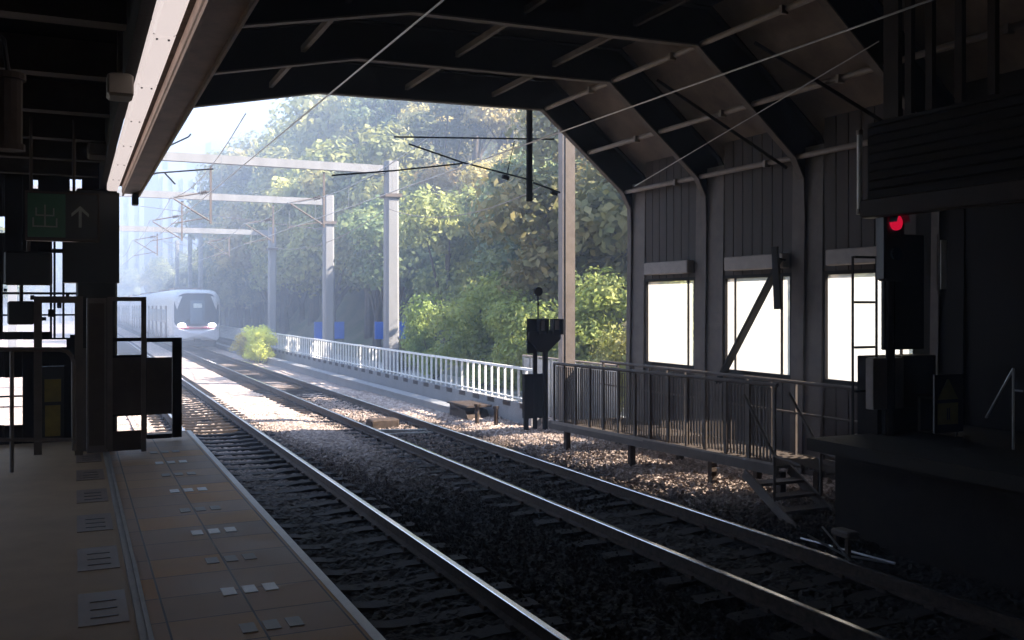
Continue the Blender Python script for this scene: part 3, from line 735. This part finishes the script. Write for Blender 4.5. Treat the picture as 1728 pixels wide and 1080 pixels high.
b = MB(); a_=wpx(1664,705,10.0); c_=wpx(1710,622,10.0); b.tube([a_,c_],.015,8); b.build('handrail', M['galv'], sr); b = MB(); b.tube([c_,(c_.x,c_.y,1.1)],.015,8)
e_=wpx(1726,660,10.0); b.build('post', M['galv'], sr); b = MB(); b.tube([(c_.x,c_.y,e_.z),e_],.012,8); b.build('rail', M['galv'], sr)
tb = thing('track_unit','pale metal trackside pipe unit on the ballast at the lower right','trackside unit')
b = MB(); A_=Vector((8.2,9.05,.3))
b.rbox(8.06,8.24,8.35,8.65,.10,.18,.02); b.build('box', M['grey_steel'], tb)
b = MB(); b.tube([(7.95,8.9,.05),(8.15,8.5,-.12),(8.4,8.0,-.12)],.014,8); b.tube([(7.9,8.6,.22),(8.0,8.2,-.15)],.012,8); b.tube([(8.2,9.3,-.1),(8.3,7.9,-.08)],.014,8); b.build('pipe', M['galv'], tb)
b = MB(); b.box(8.05,8.10,8.35,8.4,-.2,.10); b.box(8.2,8.25,8.7,8.75,-.2,.10); b.build('leg', M['rust'], tb)

# ------------------------------------------------------------------ ground signal
gs = thing('ground_signal','dark lineside signal unit on twin poles beside the walkway end','railway signal',(9.7,19.7,-.12))
Yg=19.7
def G(px,py): X=X_at(px,Yg); return (X-9.7, zat(X,Yg,py)+.12)
def gbox(name,m,x0,x1,y0,y1,dy0,dy1,bev=.008):
    a0,c1=G(x0,y0); a1,c0=G(x1,y1); b=MB(); b.rbox(a0,a1,dy0,dy1,c0,c1,bev); return b.build(name,m,gs)
gbox('pole',M['dark_steel'],901,907,592,728,.0,.08); gbox('pole',M['dark_steel'],914,921,592,732,-.12,-.03)
gbox('cabinet',M['dark_steel'],886,922,632,705,-.10+.12,.16); gbox('leg',M['dark_steel'],886,893,705,729,.02,.10)
gbox('back_plate',M['dark_steel'],889,905,538,596,-.02,.02)
b=MB(); pts=[G(890,560),G(943,556),G(943,572),G(921,594),G(908,594),G(890,574)]
b.loft([[(x,-.10,z) for x,z in pts],[(x,.05,z) for x,z in pts]]); b.build('bracket',M['dark_steel'],gs)
for x0,x1 in ((905,920),(928,944)):
    a0,c1=G(x0,538); a1,c0=G(x1,564); b=MB(); t_=.03
    b.box(a0,a0+t_,-.2,0,c0,c1); b.box(a1-t_,a1,-.2,0,c0,c1); b.box(a0+t_,a1-t_,-.2,0,c1-t_,c1); b.box(a0+t_,a1-t_,-.2,0,c0,c0+t_); hd=b.build('lamp_housing',M['dark_steel'],gs)
    b=MB(); b.box(a0+t_,a1-t_,-.05,-.03,c0+t_,c1-t_); b.build('lens',M['tactile'],hd)
b=MB(); x,z=G(908,500); x2,z2=G(908,540); b.tube([(x,0,z),(x,0,z2)],.02,8); b.build('stem',M['dark_steel'],gs)
b=MB(); x,z=G(908,492); disc(b,x,.03,z,.105,seg=16,y2=-.03); b.build('round_target',M['dark_steel'],gs)
# short posts beside it
for i,(x,y) in enumerate(((8.95,21.6),(9.15,20.9))):
    b=MB(); b.tube([(0,0,-.3),(0,0,.32)],.055,10); b.tube([(0,0,.32),(0,0,.38)],.075,10)
    o=b.build('post',M['rust'],loc=(x,y,0)); tag(o,['rusty short post nearer the concrete upstand end','rusty short post nearer the dark lineside signal'][i],'post','short posts beside the ballast')

# ------------------------------------------------------------------ lineside fence, upstand, trough
tf = thing('lineside_fence','long white metal railing on a low concrete upstand beside the far track','fence')
def fx(y): return 9.9 + .0*(y)
b=MB(); b.box(9.78,10.02,20.6,22.5,-.3,.0)
b=MB(); b.box(9.80,10.05,20.3,190,-.3,.42); 
for k in range(110):
    y=20.5+k*1.0; b.box(9.795,9.80,y,y+.45,.30,.42,1)
b.build('upstand',[M['pale_concrete'],M['rust']],tf)
b=MB(); b.box(9.88,9.94,20.3,190,1.22,1.28); b.build('top_rail',M['white'],tf)
b=MB(); b.box(9.89,9.93,20.3,190,.50,.53); b.build('lower_rail',M['white'],tf)
n=0; y=20.4
firstp=None
while n<99:
    if firstp is None:
        b=MB(); b.box(9.885,9.935,-.02,.02,.42,1.22); firstp=b.build('post',M['white'],tf); firstp.location.y=y
    else:
        c=firstp.copy(); COL.objects.link(c); c.parent=tf; c.location.y=y
    y+=.42; n+=1
b=MB()
while y<190: b.box(9.885,9.935,y-.02,y+.02,.42,1.22); y+=.42
o=b.build('post_row',M['white'],tf); o['kind']='stuff'
b=MB(); b.box(9.05,9.35,23.2,190,-.3,.06); b.box(9.0,9.40,23.1,190,.06,.10)
o=b.build('cable_trough',M['pale_concrete']); tag(o,'pale concrete cable trough running beside the far track','cable trough')
b=MB(); b.hexa([(9.0,22.2,-.2),(9.6,22.2,-.2),(9.6,23.6,-.2),(9.0,23.6,-.2),(9.0,22.5,.12),(9.6,22.5,.12),(9.6,23.6,.2),(9.0,23.6,.2)])
b.box(8.95,9.65,22.3,23.7,.21,.25)
o=b.build('trough_end',M['rust']); tag(o,'brown rusty box at the near end of the cable trough','box')

# ------------------------------------------------------------------ overhead masts, gantries, wires
def gantry(Y, xr, zt, wd, label, xl=-3.0, beam=True, m=None):
    t=thing('overhead_gantry' if beam else 'overhead_mast',label,'overhead line mast',(xr,Y,-.3),group='masts of the overhead line')
    m = m or M['pale_concrete']; h=zt+.3
    b=MB()
    rings=[]
    for z,k in ((0,1.15),(.5,1.15),(.5,1.0),(h,.92)):
        s=wd/2*k; c=s*.35; rings.append([(-s+c,-s,z),(s-c,-s,z),(s,-s+c,z),(s,s-c,z),(s-c,s,z),(-s+c,s,z),(-s,s-c,z),(-s,-s+c,z)])
    b.loft(rings); b.build('column',m,t)
    if beam:
        b=MB(); b.box(xl-xr,-wd/2,-.12,.12,h-.47,h-.18); b.build('beam',m,t)
        b=MB(); b.box(xl-xr-.2,xl-xr+.2,-.2,.2,0,h); b.build('column',m,t)
        b=MB(); b.box(-wd*.62,wd*.62,-wd*.62,wd*.62,h-1.35,h-1.22); b.build('clamp_band',M['grey_steel'],t)
    for tx in ((2.98,6.92) if beam else ()):
        x=tx-xr
        b=MB(); b.bar((x+1.3,0,h-.55),(x+1.3,0,5.6+.3),.07,.07); b.build('drop_post',M['grey_steel'],t)
        b=MB(); b.tube([(x+1.25,0,7.0),(x+.1,0,6.75)],.03,6); b.tube([(x+1.25,0,6.0),(x+.1,0,6.7)],.03,6); b.tube([(x+1.2,0,6.1),(x,0,5.85)],.02,6); b.build('cantilever_arm',M['grey_steel'],t)
        b=MB()
        for k in range(4): b.tube([(x+1.15-k*.06,0,6.98-k*.015),(x+1.12-k*.06,0,6.973-k*.015)],.07,8)
        b.build('insulator',M['rust'],t)
    if not beam:
        b=MB(); b.bar((0,0,h-1.2),(-2.6,0,h-.7),.08,.08); b.bar((0,0,h-2.3),(-2.5,0,h-.8),.06,.06); b.build('cantilever_arm',m,t)
        b=MB(); b.bar((-.9,0,h-.3),(.9,0,h-.3),.08,.08); b.build('cross_arm',m,t)
    return t
gantry(34.3,10.75,8.15,.52,'tall pale concrete overhead gantry in the middle of the opening, nearest one with a beam')
gantry(44,10.75,7.9,.5,'second pale gantry whose beam crosses below the first one')
gantry(57.6,10.7,7.4,.48,'third, smaller pale gantry behind the second one')
gantry(92,10.6,10.4,.42,'hazy distant mast, nearest to the pale trees of the three far ones',beam=False,m=M['concrete'])
gantry(101,10.6,9.9,.40,'hazy distant mast in the middle of the three far ones',beam=False,m=M['concrete'])
gantry(114,10.6,10.1,.42,'hazy distant mast, farthest left of the three far ones',beam=False,m=M['concrete'])
mt = thing('overhead_mast','slender grey steel mast just outside the shed, right of the lineside signal','overhead line mast',(10.97,20.7,-.3),group='masts of the overhead line')
b=MB(); b.box(-.13,.13,-.15,-.13,0,8.3); b.box(-.13,.13,.13,.15,0,8.3); b.box(-.012,.012,-.13,.13,0,8.3); b.build('column',M['grey_steel'],mt)
b=MB(); b.box(-.19,-.135,-.12,.12,0,8.2); b.build('sunlit_side',M['light_steel'],mt)  # pale strip added as the mast's bright left face, light put into colour
b=MB(); b.box(-.3,.3,-.3,.3,0,.25); b.build('footing',M['concrete'],mt)
dt = thing('drop_tube','dark vertical tube hanging from the shed roof edge with angled overhead line arms','drop tube',(9.0,18.75,0))
b=MB(); b.tube([(0,0,5.05),(0,0,7.1)],.07,10); b.build('tube',M['dark_steel'],dt)
def dp(px,py): X=X_at(px,18.75); return (X-9.0,0,zat(X,18.75,py))
b=MB(); b.tube([dp(900,305),dp(780,274),dp(690,243)],.018,6); b.tube([dp(665,231),dp(935,235)],.018,6); b.tube([dp(900,308),dp(945,325)],.02,6); b.build('cantilever_arm',M['dark_steel'],dt)
b=MB(); b.tube([dp(560,296),dp(665,288),dp(780,276)],.018,6); b.tube([dp(868,238),dp(855,297)],.01,6); b.build('steady_arm',M['dark_steel'],dt)
for px,py in ((853,299),(935,325)):
    p=dp(px,py); b=MB(); b.tube([(p[0]-.07,0,p[2]+.02),(p[0]+.07,0,p[2]-.02)],.05,8); b.build('insulator',M['dark_steel'],dt)
# second set of arms at the left
dl = thing('overhead_bracket','thin dark overhead line arms at the left of the opening below the roof','overhead line arm',(2.2,24,0))
def lp(px,py): X=X_at(px,24); return (X-2.2,0,zat(X,24,py))
b=MB(); b.tube([lp(190,268),lp(290,244),lp(318,231),lp(322,226)],.02,6); b.tube([lp(235,300),lp(265,292),lp(360,285)],.02,6); b.tube([lp(278,292),lp(296,311)],.02,6); b.build('arm',M['dark_steel'],dl)

def wire(pts,r,label,m=None,cat='wire',group='overhead wires'):
    b=MB(); b.tube(pts,r,6); o=b.build('overhead_wire',m or M['galv']); return tag(o,label,cat,group)
def cat_line(X,label,label2):
    b=MB(); b.tube([(X,-20,5.5),(X,300,5.5)],.011,6); 
    o=b.build('contact_wire',M['galv']); tag(o,label,'wire','overhead wires')
    b=MB(); ys=[18.75,34.3,44,57.6,75,92,114,150,200]; pts=[]
    for i in range(len(ys)-1):
        for k in range(8):
            t=k/8; y=ys[i]+(ys[i+1]-ys[i])*t; pts.append((X,y,6.45-.5*4*t*(1-t)*min(1,(ys[i+1]-ys[i])/20)))
    b.tube(pts,.012,5)
    for y in range(22,120,4): b.tube([(X,y,5.5),(X,y,6.1)],.006,4)
    o=b.build('messenger_wire',M['galv']); tag(o,label2,'wire','overhead wires')
cat_line(2.98,'bright straight contact wire rising across the dark roof above the near track','hanging carrier wire with droppers outside above the near track')
cat_line(6.92,'thin straight contact wire above the far track','hanging carrier wire with droppers outside above the far track')
wire([(9.9,15.9,5.1),(9.9,9.7,6.36)],.009,'thin stay wire rising to the upper right past the lit roof panels')
def sag(a,b_,s,n=12): 
    a=Vector(a);b_=Vector(b_); return [a.lerp(b_,k/n)-Vector((0,0,s*4*(k/n)*(1-k/n))) for k in range(n+1)]
wire(sag((10.5,20.9,6.0-.25),(10.6,34.3,6.4),.55),.012,'pale sagging wire between the slender mast and the nearest gantry',M['light_steel'])
wire(sag((10.6,34.3,6.4),(10.6,57.6,6.3),.7),.015,'pale sagging wire from the nearest gantry to the third gantry',M['light_steel'])
wire([(10.5,44,6.3),(3.5,62,8.8)],.02,'pale diagonal wire left of the second gantry',M['light_steel'])

# ------------------------------------------------------------------ the train
XT=7.15; YT=64.6
tr = thing('train','silver passenger train with lit headlights approaching on the far track','train',(XT,YT,0))
def sect(hw,zt,zb,y,n=28,xo=0):
    """rounded train cross-section"""
    pts=[]
    for k in range(n):
        t=2*math.pi*k/n; c,s=math.cos(t),math.sin(t); e=.34
        x=hw*math.copysign(abs(c)**e,c); z=(zt+zb)/2+(zt-zb)/2*math.copysign(abs(s)**(.42 if s>0 else .25),s); pts.append((x+xo,y,z))
    return pts
b=MB(); b.loft([sect(1.2,3.4,.7,-.42),sect(1.42,3.6,.5,-.25),sect(1.52,3.72,.4,.1),sect(1.58,3.8,.38,.9),sect(1.6,3.84,.38,2.2),sect(1.6,3.84,.38,23)]); b.build('cab_body',M['train_silver'],tr,smooth=True)
# windscreen: one big dark rounded glass with a black surround
def shape(pts,y0,y1,name,m,parent,yf=None):
    b=MB(); f=yf or (lambda x,z:0)
    cx=sum(p[0] for p in pts)/len(pts); cz=sum(p[1] for p in pts)/len(pts)
    def ring(y,k): return [(cx+(x-cx)*k, y+f(cx+(x-cx)*k,cz+(z-cz)*k), cz+(z-cz)*k) for x,z in pts]
    b.loft([ring(y1,1)]+[ring(y0,k) for k in (1,.85,.65,.4,.15,.01)]); return b.build(name,m,parent,smooth=False)
def rr(x0,x1,z0,z1,r,n=5,top=None):
    top=top or r; out=[]
    for cx,cz,a0,q in ((x1-r,z0+r,-90,r),(x1-top,z1-top,0,top),(x0+top,z1-top,90,top),(x0+r,z0+r,180,r)):
        for k in range(n+1):
            a=R(a0+90*k/n); out.append((cx+q*math.cos(a),cz+q*math.sin(a)))
    return out
nose=lambda x,z:.28*(x/1.3)**2+.22*max(0,(z-1.9))/1.7
shape(rr(-1.40,1.40,1.35,3.6,.22,top=.75),-.72,-.45,'front_mask',M['train_white'],tr,nose)
shape(rr(-1.37,1.37,1.45,3.55,.3,top=.75),-.735,-.5,'windscreen',M['glass_dark'],tr,nose)
shape(rr(-.42,.48,1.6,3.1,.08),-.75,-.6,'front_door',mat('blue_grey_glass',(.08,.12,.17),.15,0,.1,3),tr,nose)
shape(rr(-.22,.3,2.62,2.9,.04),-.762,-.7,'destination_display',M['pale_mark'],tr,nose)
shape(rr(-1.1,1.1,1.25,1.38,.05),-.745,-.5,'front_stripe',M['red'],tr,nose)
shape(rr(-1.36,1.36,.55,1.28,.2),-.80,-.3,'bumper',M['train_white'],tr,nose)
shape(rr(-1.2,1.2,.12,.55,.12),-.55,-.1,'skirt',M['black'],tr,nose)
shape(rr(-.2,.2,.42,.66,.05),-1.05,-.7,'coupler',M['dark_steel'],tr)
hl=emis('lit_headlight',(1,.97,.92),3.0)
for sx in (-1,1):
    shape([(sx*.93+ .23*math.cos(a),1.52+.13*math.sin(a)) for a in [2*math.pi*k/14 for k in range(14)]],-.775,-.6,'headlight',hl,tr,nose)
def car(y0,L,tr):
    b=MB()
    if y0>0: b.loft([sect(1.6,3.84,.38,y0),sect(1.6,3.84,.38,y0+L)]); b.build('carriage',M['train_silver'],tr,smooth=True)
    for k in range(5):
        y=y0+2.2+k*(L-4)/4.9; b=MB(); b.box(-1.62,-1.59,y,y+1.3,.55,2.75); dr=b.build('door',M['grey_steel'],tr)
        b=MB(); b.box(-1.63,-1.615,y+.12,y+.58,1.6,2.5); b.box(-1.63,-1.615,y+.72,y+1.18,1.6,2.5); b.build('door_window',M['glass_dark'],dr)
        if k<4: b=MB(); b.box(-1.618,-1.59,y+1.7,y+3.6,1.6,2.5); b.build('window',M['glass_dark'],tr)
    b=MB(); b.box(-1.3,1.3,y0+.5,y0+L-.5,.1,.5); b.build('underframe',M['black'],tr)
    b=MB(); b.box(-.9,.9,y0+5,y0+9,3.78,4.0); b.box(-.9,.9,y0+14,y0+18,3.78,4.0); b.build('roof_unit',M['light_steel'],tr)
for k in range(5):
    car(k*24.0+(.0 if k==0 else .3),23.4,tr)
    if k: 
        b=MB(); b.box(-1.2,1.2,k*24-.7,k*24+.4,.6,3.5); b.build('gangway',M['black'],tr)

# ------------------------------------------------------------------ hill and vegetation
def hillz(x,y):
    wd=26-15*max(0,min(1,(y-38)/20)); e=max(0,min(1,(x-14.3)/wd)); e=e*e*(3-2*e)
    far=max(0,1-max(0,y-110)/70)
    near=max(0,min(1,(y-14)/14))
    bump=.5*math.sin(x*.31+y*.13)+.4*math.sin(y*.29)
    return -.3+ (13.5*e+bump*min(1,e*3))*far*(.35+.65*near)
b=grid(14.2,120,2,200,3,3,hillz); o=b.build('hill',M['earth'],smooth=True); tag(o,kind='structure')
b=grid(-160,14.2,200,420,12,12,lambda x,y:-.4+5*max(0,min(1,(y-200)/60))*(.6+.4*math.sin(x*.05)) ); o=b.build('hill',M['earth'],smooth=True); tag(o,kind='structure')

def crown_mb(rnd, R_, H, n, leaf, lobes=9, z0=0.0, gap=.2):
    """clumps of small leaf faces gathered in uneven lobes"""
    L=[]
    for k in range(lobes):
        a=rnd.uniform(0,2*math.pi); rr_=R_*rnd.uniform(.15,.72); zc=z0+H*(rnd.uniform(.22,.85) if z0 else (.12+.7*(k+.5)/lobes))
        sh=1-.45*abs((zc-z0)/H-.45); L.append((rr_*math.cos(a)*sh,rr_*math.sin(a)*sh,zc,R_*rnd.uniform(.28,.5)))
    b=MB()
    for i in range(n):
        lx,ly,lz,lr_=L[i%lobes]
        while True:
            u=Vector((rnd.gauss(0,1),rnd.gauss(0,1),rnd.gauss(0,1))).normalized()
            if u.z>-.75: break
        rad=lr_*(rnd.random()**.33)*rnd.uniform(.82,1.18)
        # sprays: bunch the leaves so that gaps show
        q=math.sin(u.x*5+lx*3)*math.sin(u.y*5+ly*3)*math.sin(u.z*5+lz)
        if q>gap and rnd.random()<.75: rad*=.6
        p=Vector((lx,ly,lz))+Vector((u.x*rad,u.y*rad,u.z*rad*.8))
        nn=(u+Vector((rnd.gauss(0,.6),rnd.gauss(0,.6),rnd.gauss(.3,.5)))).normalized()
        t=nn.orthogonal().normalized(); t.rotate(Matrix.Rotation(rnd.uniform(0,6.28),3,nn)); s2=nn.cross(t)
        l=leaf*rnd.uniform(.6,1.4); w_=l*rnd.uniform(.4,.7)
        b.quad([p-t*l*.5,p+s2*w_*.5-t*l*.05,p+t*l*.5,p-s2*w_*.5-t*l*.05])
    return b,L
def tree_src(seed,Rr,H,n,leaf,m,lobes=9,trunk=.22,name='tree'):
    rnd=random.Random(seed); th=H*(.24 if 'tree' in name else 0)
    b,L=crown_mb(rnd,Rr,H-th,n,leaf,lobes,th)
    root=bpy.data.objects.new(name,None); 
    t=MB(); t.tube([(0,0,-.4),(.05,0,max(th*.5,.1)),(.0,.08,max(th*1.2,.3)),(.1,.05,H*.75)],[trunk*1.25,trunk*.9,trunk*.7,trunk*.25],8)
    for lx,ly,lz,_ in L[:6]: t.tube([(.0,.03,th*.8),(lx*.4,ly*.4,(th*.8+lz)/2),(lx*.9,ly*.9,lz)],[trunk*.45,trunk*.3,trunk*.1],6)
    return root,b,t,m
class TreeKind:
    def __init__(s,*a,**k):
        r,b,t,m=tree_src(*a,**k); s.name=k.get('name','tree'); s.crown=b.build('crown',m); s.trunk=t.build('trunk',M['bark']); s.used=False
        COL.objects.unlink(s.crown); COL.objects.unlink(s.trunk)
    def place(s,x,y,z,sc,label,cat='tree',group=None,rz=None,sz=None):
        e=thing(s.name,label,cat,(x,y,z),rz if rz is not None else random.uniform(0,6.28),group); e.scale=(sc,sc,sz or sc*random.uniform(.9,1.12))
        for src in (s.crown,s.trunk):
            c=src.copy(); COL.objects.link(c); c.parent=e
        return e
K=[TreeKind(11,3.0,8.0,9500,.25,M['leaf_mid'],11,name='broadleaf_tree'),
   TreeKind(12,2.7,8.5,9000,.24,M['leaf_dark'],10,name='broadleaf_tree'),
   TreeKind(13,3.3,7.5,10000,.26,M['leaf_mid'],12,name='broadleaf_tree'),
   TreeKind(14,2.9,8.2,9000,.24,M['leaf_dark'],11,name='broadleaf_tree'),
   TreeKind(15,2.8,7.6,9000,.24,M['leaf_tan'],10,name='flowering_tree')]
KB=[TreeKind(21,2.0,3.6,11000,.13,M['leaf_bright'],10,trunk=.08,name='bush'),
    TreeKind(22,1.8,3.2,10000,.125,M['leaf_bright'],9,trunk=.08,name='bush'),
    TreeKind(23,1.5,2.6,8000,.12,M['leaf_mid'],9,trunk=.07,name='bush')]
KY=TreeKind(31,1.15,2.3,9000,.10,M['leaf_yellow'],22,trunk=.04,name='bush')
rt=random.Random(5)
# wooded slope
rows=[(16.5,24,105,6.0),(20.5,22,110,5.6),(25,20,115,5.6),(30,20,120,6.0),(36,24,125,6.5),(43,30,130,7)]
LB=['dark leafy tree in the lowest row of the wooded slope','green leafy tree in the second row of the wooded slope','leafy tree in the third row up the wooded slope','leafy tree halfway up the wooded slope','leafy tree high on the wooded slope','leafy tree on the crest of the wooded slope']
for r,(x,y0,y1,dy) in enumerate(rows):
    y=y0
    while y<y1:
        xx=x+rt.uniform(-1.3,1.3); yy=y+rt.uniform(-1.2,1.2)
        tan = (r>=1 and 30<yy<85 and rt.random()<.6)
        kd=K[4] if tan else K[rt.randrange(4)]
        lab = LB[r] if not tan else LB[r].replace('leafy tree','tan flowering tree').replace('dark ','').replace('green ','')
        kd.place(xx,yy,hillz(xx,yy)-.3,rt.uniform(1.0,1.45),lab,'tree','trees on the wooded slope',rt.uniform(0,6.28))
        y+=dy*rt.uniform(.85,1.15)
y=56
while y<150:
    xx=15.4+rt.uniform(-.5,1.2)
    K[rt.choice((4,2,4,0,4,1))].place(xx,y,hillz(xx,y)-.3,rt.uniform(1.5,1.95) if y<112 else rt.uniform(1.1,1.4),'tall pale tree at the foot of the slope, behind the farther gantries','tree','trees on the wooded slope',rt.uniform(0,6.28))
    y+=5.2*rt.uniform(.9,1.1)
for x_,y_ in ((17.5,84),(18.0,92),(17.2,101),(19.5,78)):
    K[rt.choice((0,4,2))].place(x_,y_,hillz(x_,y_)-.3,2.25,'tallest hazy tree at the left edge of the wooded slope','tree','trees on the wooded slope',rt.uniform(0,6.28))
# bright bushes behind the fence
bl=[(13.2,31.5,1.15,0,'large bright green bush behind the white railing, left of the lineside signal'),
    (13.4,27.8,1.05,1,'bright green bush directly behind the lineside signal'),
    (12.9,35.5,1.0,1,'bright green bush behind the railing beside the nearest gantry'),
    (13.4,24.2,1.15,0,'bright green bush between the slender mast and the shed wall'),
    (14.6,21.6,1.1,1,'yellow-green bush close to the shed wall beyond the grey sheet fence'),
    (12.9,22.6,.62,2,'low darker green bush behind the grey sheet fence'),
    (13.4,40.5,.9,2,'darker green bush beyond the nearest gantry')]
for x,y,s_,k,lab in bl: KB[k].place(x,y,-.2,s_,lab,'bush','bushes behind the railing')
KY.place(8.7,50.2,-.25,.92,'bright yellow bush beside the far track near the train, nearer one','bush','yellow bushes beside the train')
KY.place(8.6,52.6,-.25,.85,'bright yellow bush beside the far track near the train, farther one','bush','yellow bushes beside the train')
KY.place(9.15,51.8,-.25,.7,'small yellow bush between the two taller yellow bushes','bush','yellow bushes beside the train')
# distant tree line beyond the train
for i in range(26):
    x=-14+i*2.2+rt.uniform(-1,1); y=160+rt.uniform(-12,30)+(20 if x<5 else 0)
    if 3.5<x<10.5: y=215
    KK=K[rt.randrange(4)]
    KK.place(x,y,0,rt.uniform(.95,1.45),'hazy pale tree in the distant line behind the train','tree','distant trees behind the train')
for i,(x,y) in enumerate(((13.5,96),(13,104),(14,118),(12.8,130),(15,112),(16,126),(13.6,88))):
    K[i%4].place(x,y,-.2,rt.uniform(.8,1.0),'pale tree among the three far masts','tree','trees among the far masts')
for i,(x,y) in enumerate(((-5,60),(-8,75),(-6,90),(-9,110),(-7,130))):
    K[(i+1)%4].place(x,y,-.2,1.0,'tree left of the tracks seen through the screen openings','tree','trees left of the tracks')

# ------------------------------------------------------------------ blue boards behind the fence
for px,Y,lab in ((556,44.5,'small blue board with a white symbol behind the railing, left one'),(664,38.0,'small blue board with a white symbol behind the railing beside the nearest gantry')):
    X=12.2; Y=py_on_x(px,X); w_=.8; z0=zat(X,Y,572); z1=zat(X,Y,543)
    t=thing('information_board',lab,'board',(X,Y,-.12),group='blue boards behind the railing')
    b=MB(); b.rbox(-w_,w_,0,.08,z0+.12,z1+.12,.01); b.build('board',M['blue'],t)
    b=MB(); h=(z1-z0); b.box(-.2,-.12,-.012,-.002,z0+.12+h*.3,z0+.12+h*.75); b.box(.02,.2,-.012,-.002,z0+.12+h*.3,z0+.12+h*.42); b.box(.02,.2,-.012,-.002,z0+.12+h*.6,z0+.12+h*.72); b.build('symbol',M['white'],t)
    for sx in (-w_+.08,w_-.08):
        b=MB(); b.box(sx-.03,sx+.03,.01,.07,0,z0+.12); b.build('leg',M['grey_steel'],t)

# ------------------------------------------------------------------ towers far away
bm=mat('tower_wall',(.17,.20,.27),.8,0,.1,.05)
def tower(px0,px1,pytop,D,label):
    a=((px0+px1)/2-864)/FPX; X=D*(SN+a*CS); Y=D*(CS-a*SN); wd=(px1-px0)/FPX*D; H_=CAMZ+D*(515-pytop)/FPX
    t=thing('apartment_tower',label,'tower block',(X,Y,-.5),-a,group='apartment towers in the haze')
    b=MB(); dp_=wd*.8
    b.box(-wd/2,wd/2,0,dp_,0,H_); b.box(-wd*.18,wd*.18,dp_*.2,dp_*.6,H_,H_+4)
    for k in (-.38,-.12,.14,.40): b.box(wd*k-wd*.05,wd*k+wd*.05,-.9,0,0,H_-1.5)
    n=int(H_/3)
    for f in range(1,n):
        for k in (-.47,-.25,.01,.27,):
            b.box(wd*k,wd*(k+.08),-.12,.02-.03,f*3,f*3+1.5,1)
    b.build('wall',[bm,M['glass_dark']],t)
tower(190,262,236,235,'pale hazy apartment tower farthest left in the opening')
tower(266,334,285,215,'pale blue apartment tower in the middle of the hazy group')
tower(338,410,262,250,'pale hazy apartment tower just left of the wooded slope')
tower(60,150,300,240,'pale apartment tower seen through the gap beside the exit sign')

def ridge(x,y):
    k=max(0,1-abs(y-520)/140); return -1+k*(52+9*math.sin(x*.013)+5*math.sin(x*.041+1)+2*math.sin(x*.11))
b=grid(-420,420,380,660,9,12,ridge); o=b.build('far_ridge',M['earth'],smooth=True); tag(o,kind='structure')

# ------------------------------------------------------------------ haze
hm=bpy.data.materials.new('haze_air'); hm.use_nodes=True; n=hm.node_tree; n.nodes.remove(n.nodes['Principled BSDF'])
pv=n.nodes.new('ShaderNodeVolumePrincipled'); pv.inputs['Color'].default_value=(.33,.41,.56,1); pv.inputs['Density'].default_value=.0090; pv.inputs['Anisotropy'].default_value=.0
n.links.new(pv.outputs[0],n.nodes['Material Output'].inputs['Volume'])
b=MB(); b.box(-950,1250,-350,1650,-1.5,76); o=b.build('haze',hm); tag(o,kind='stuff')
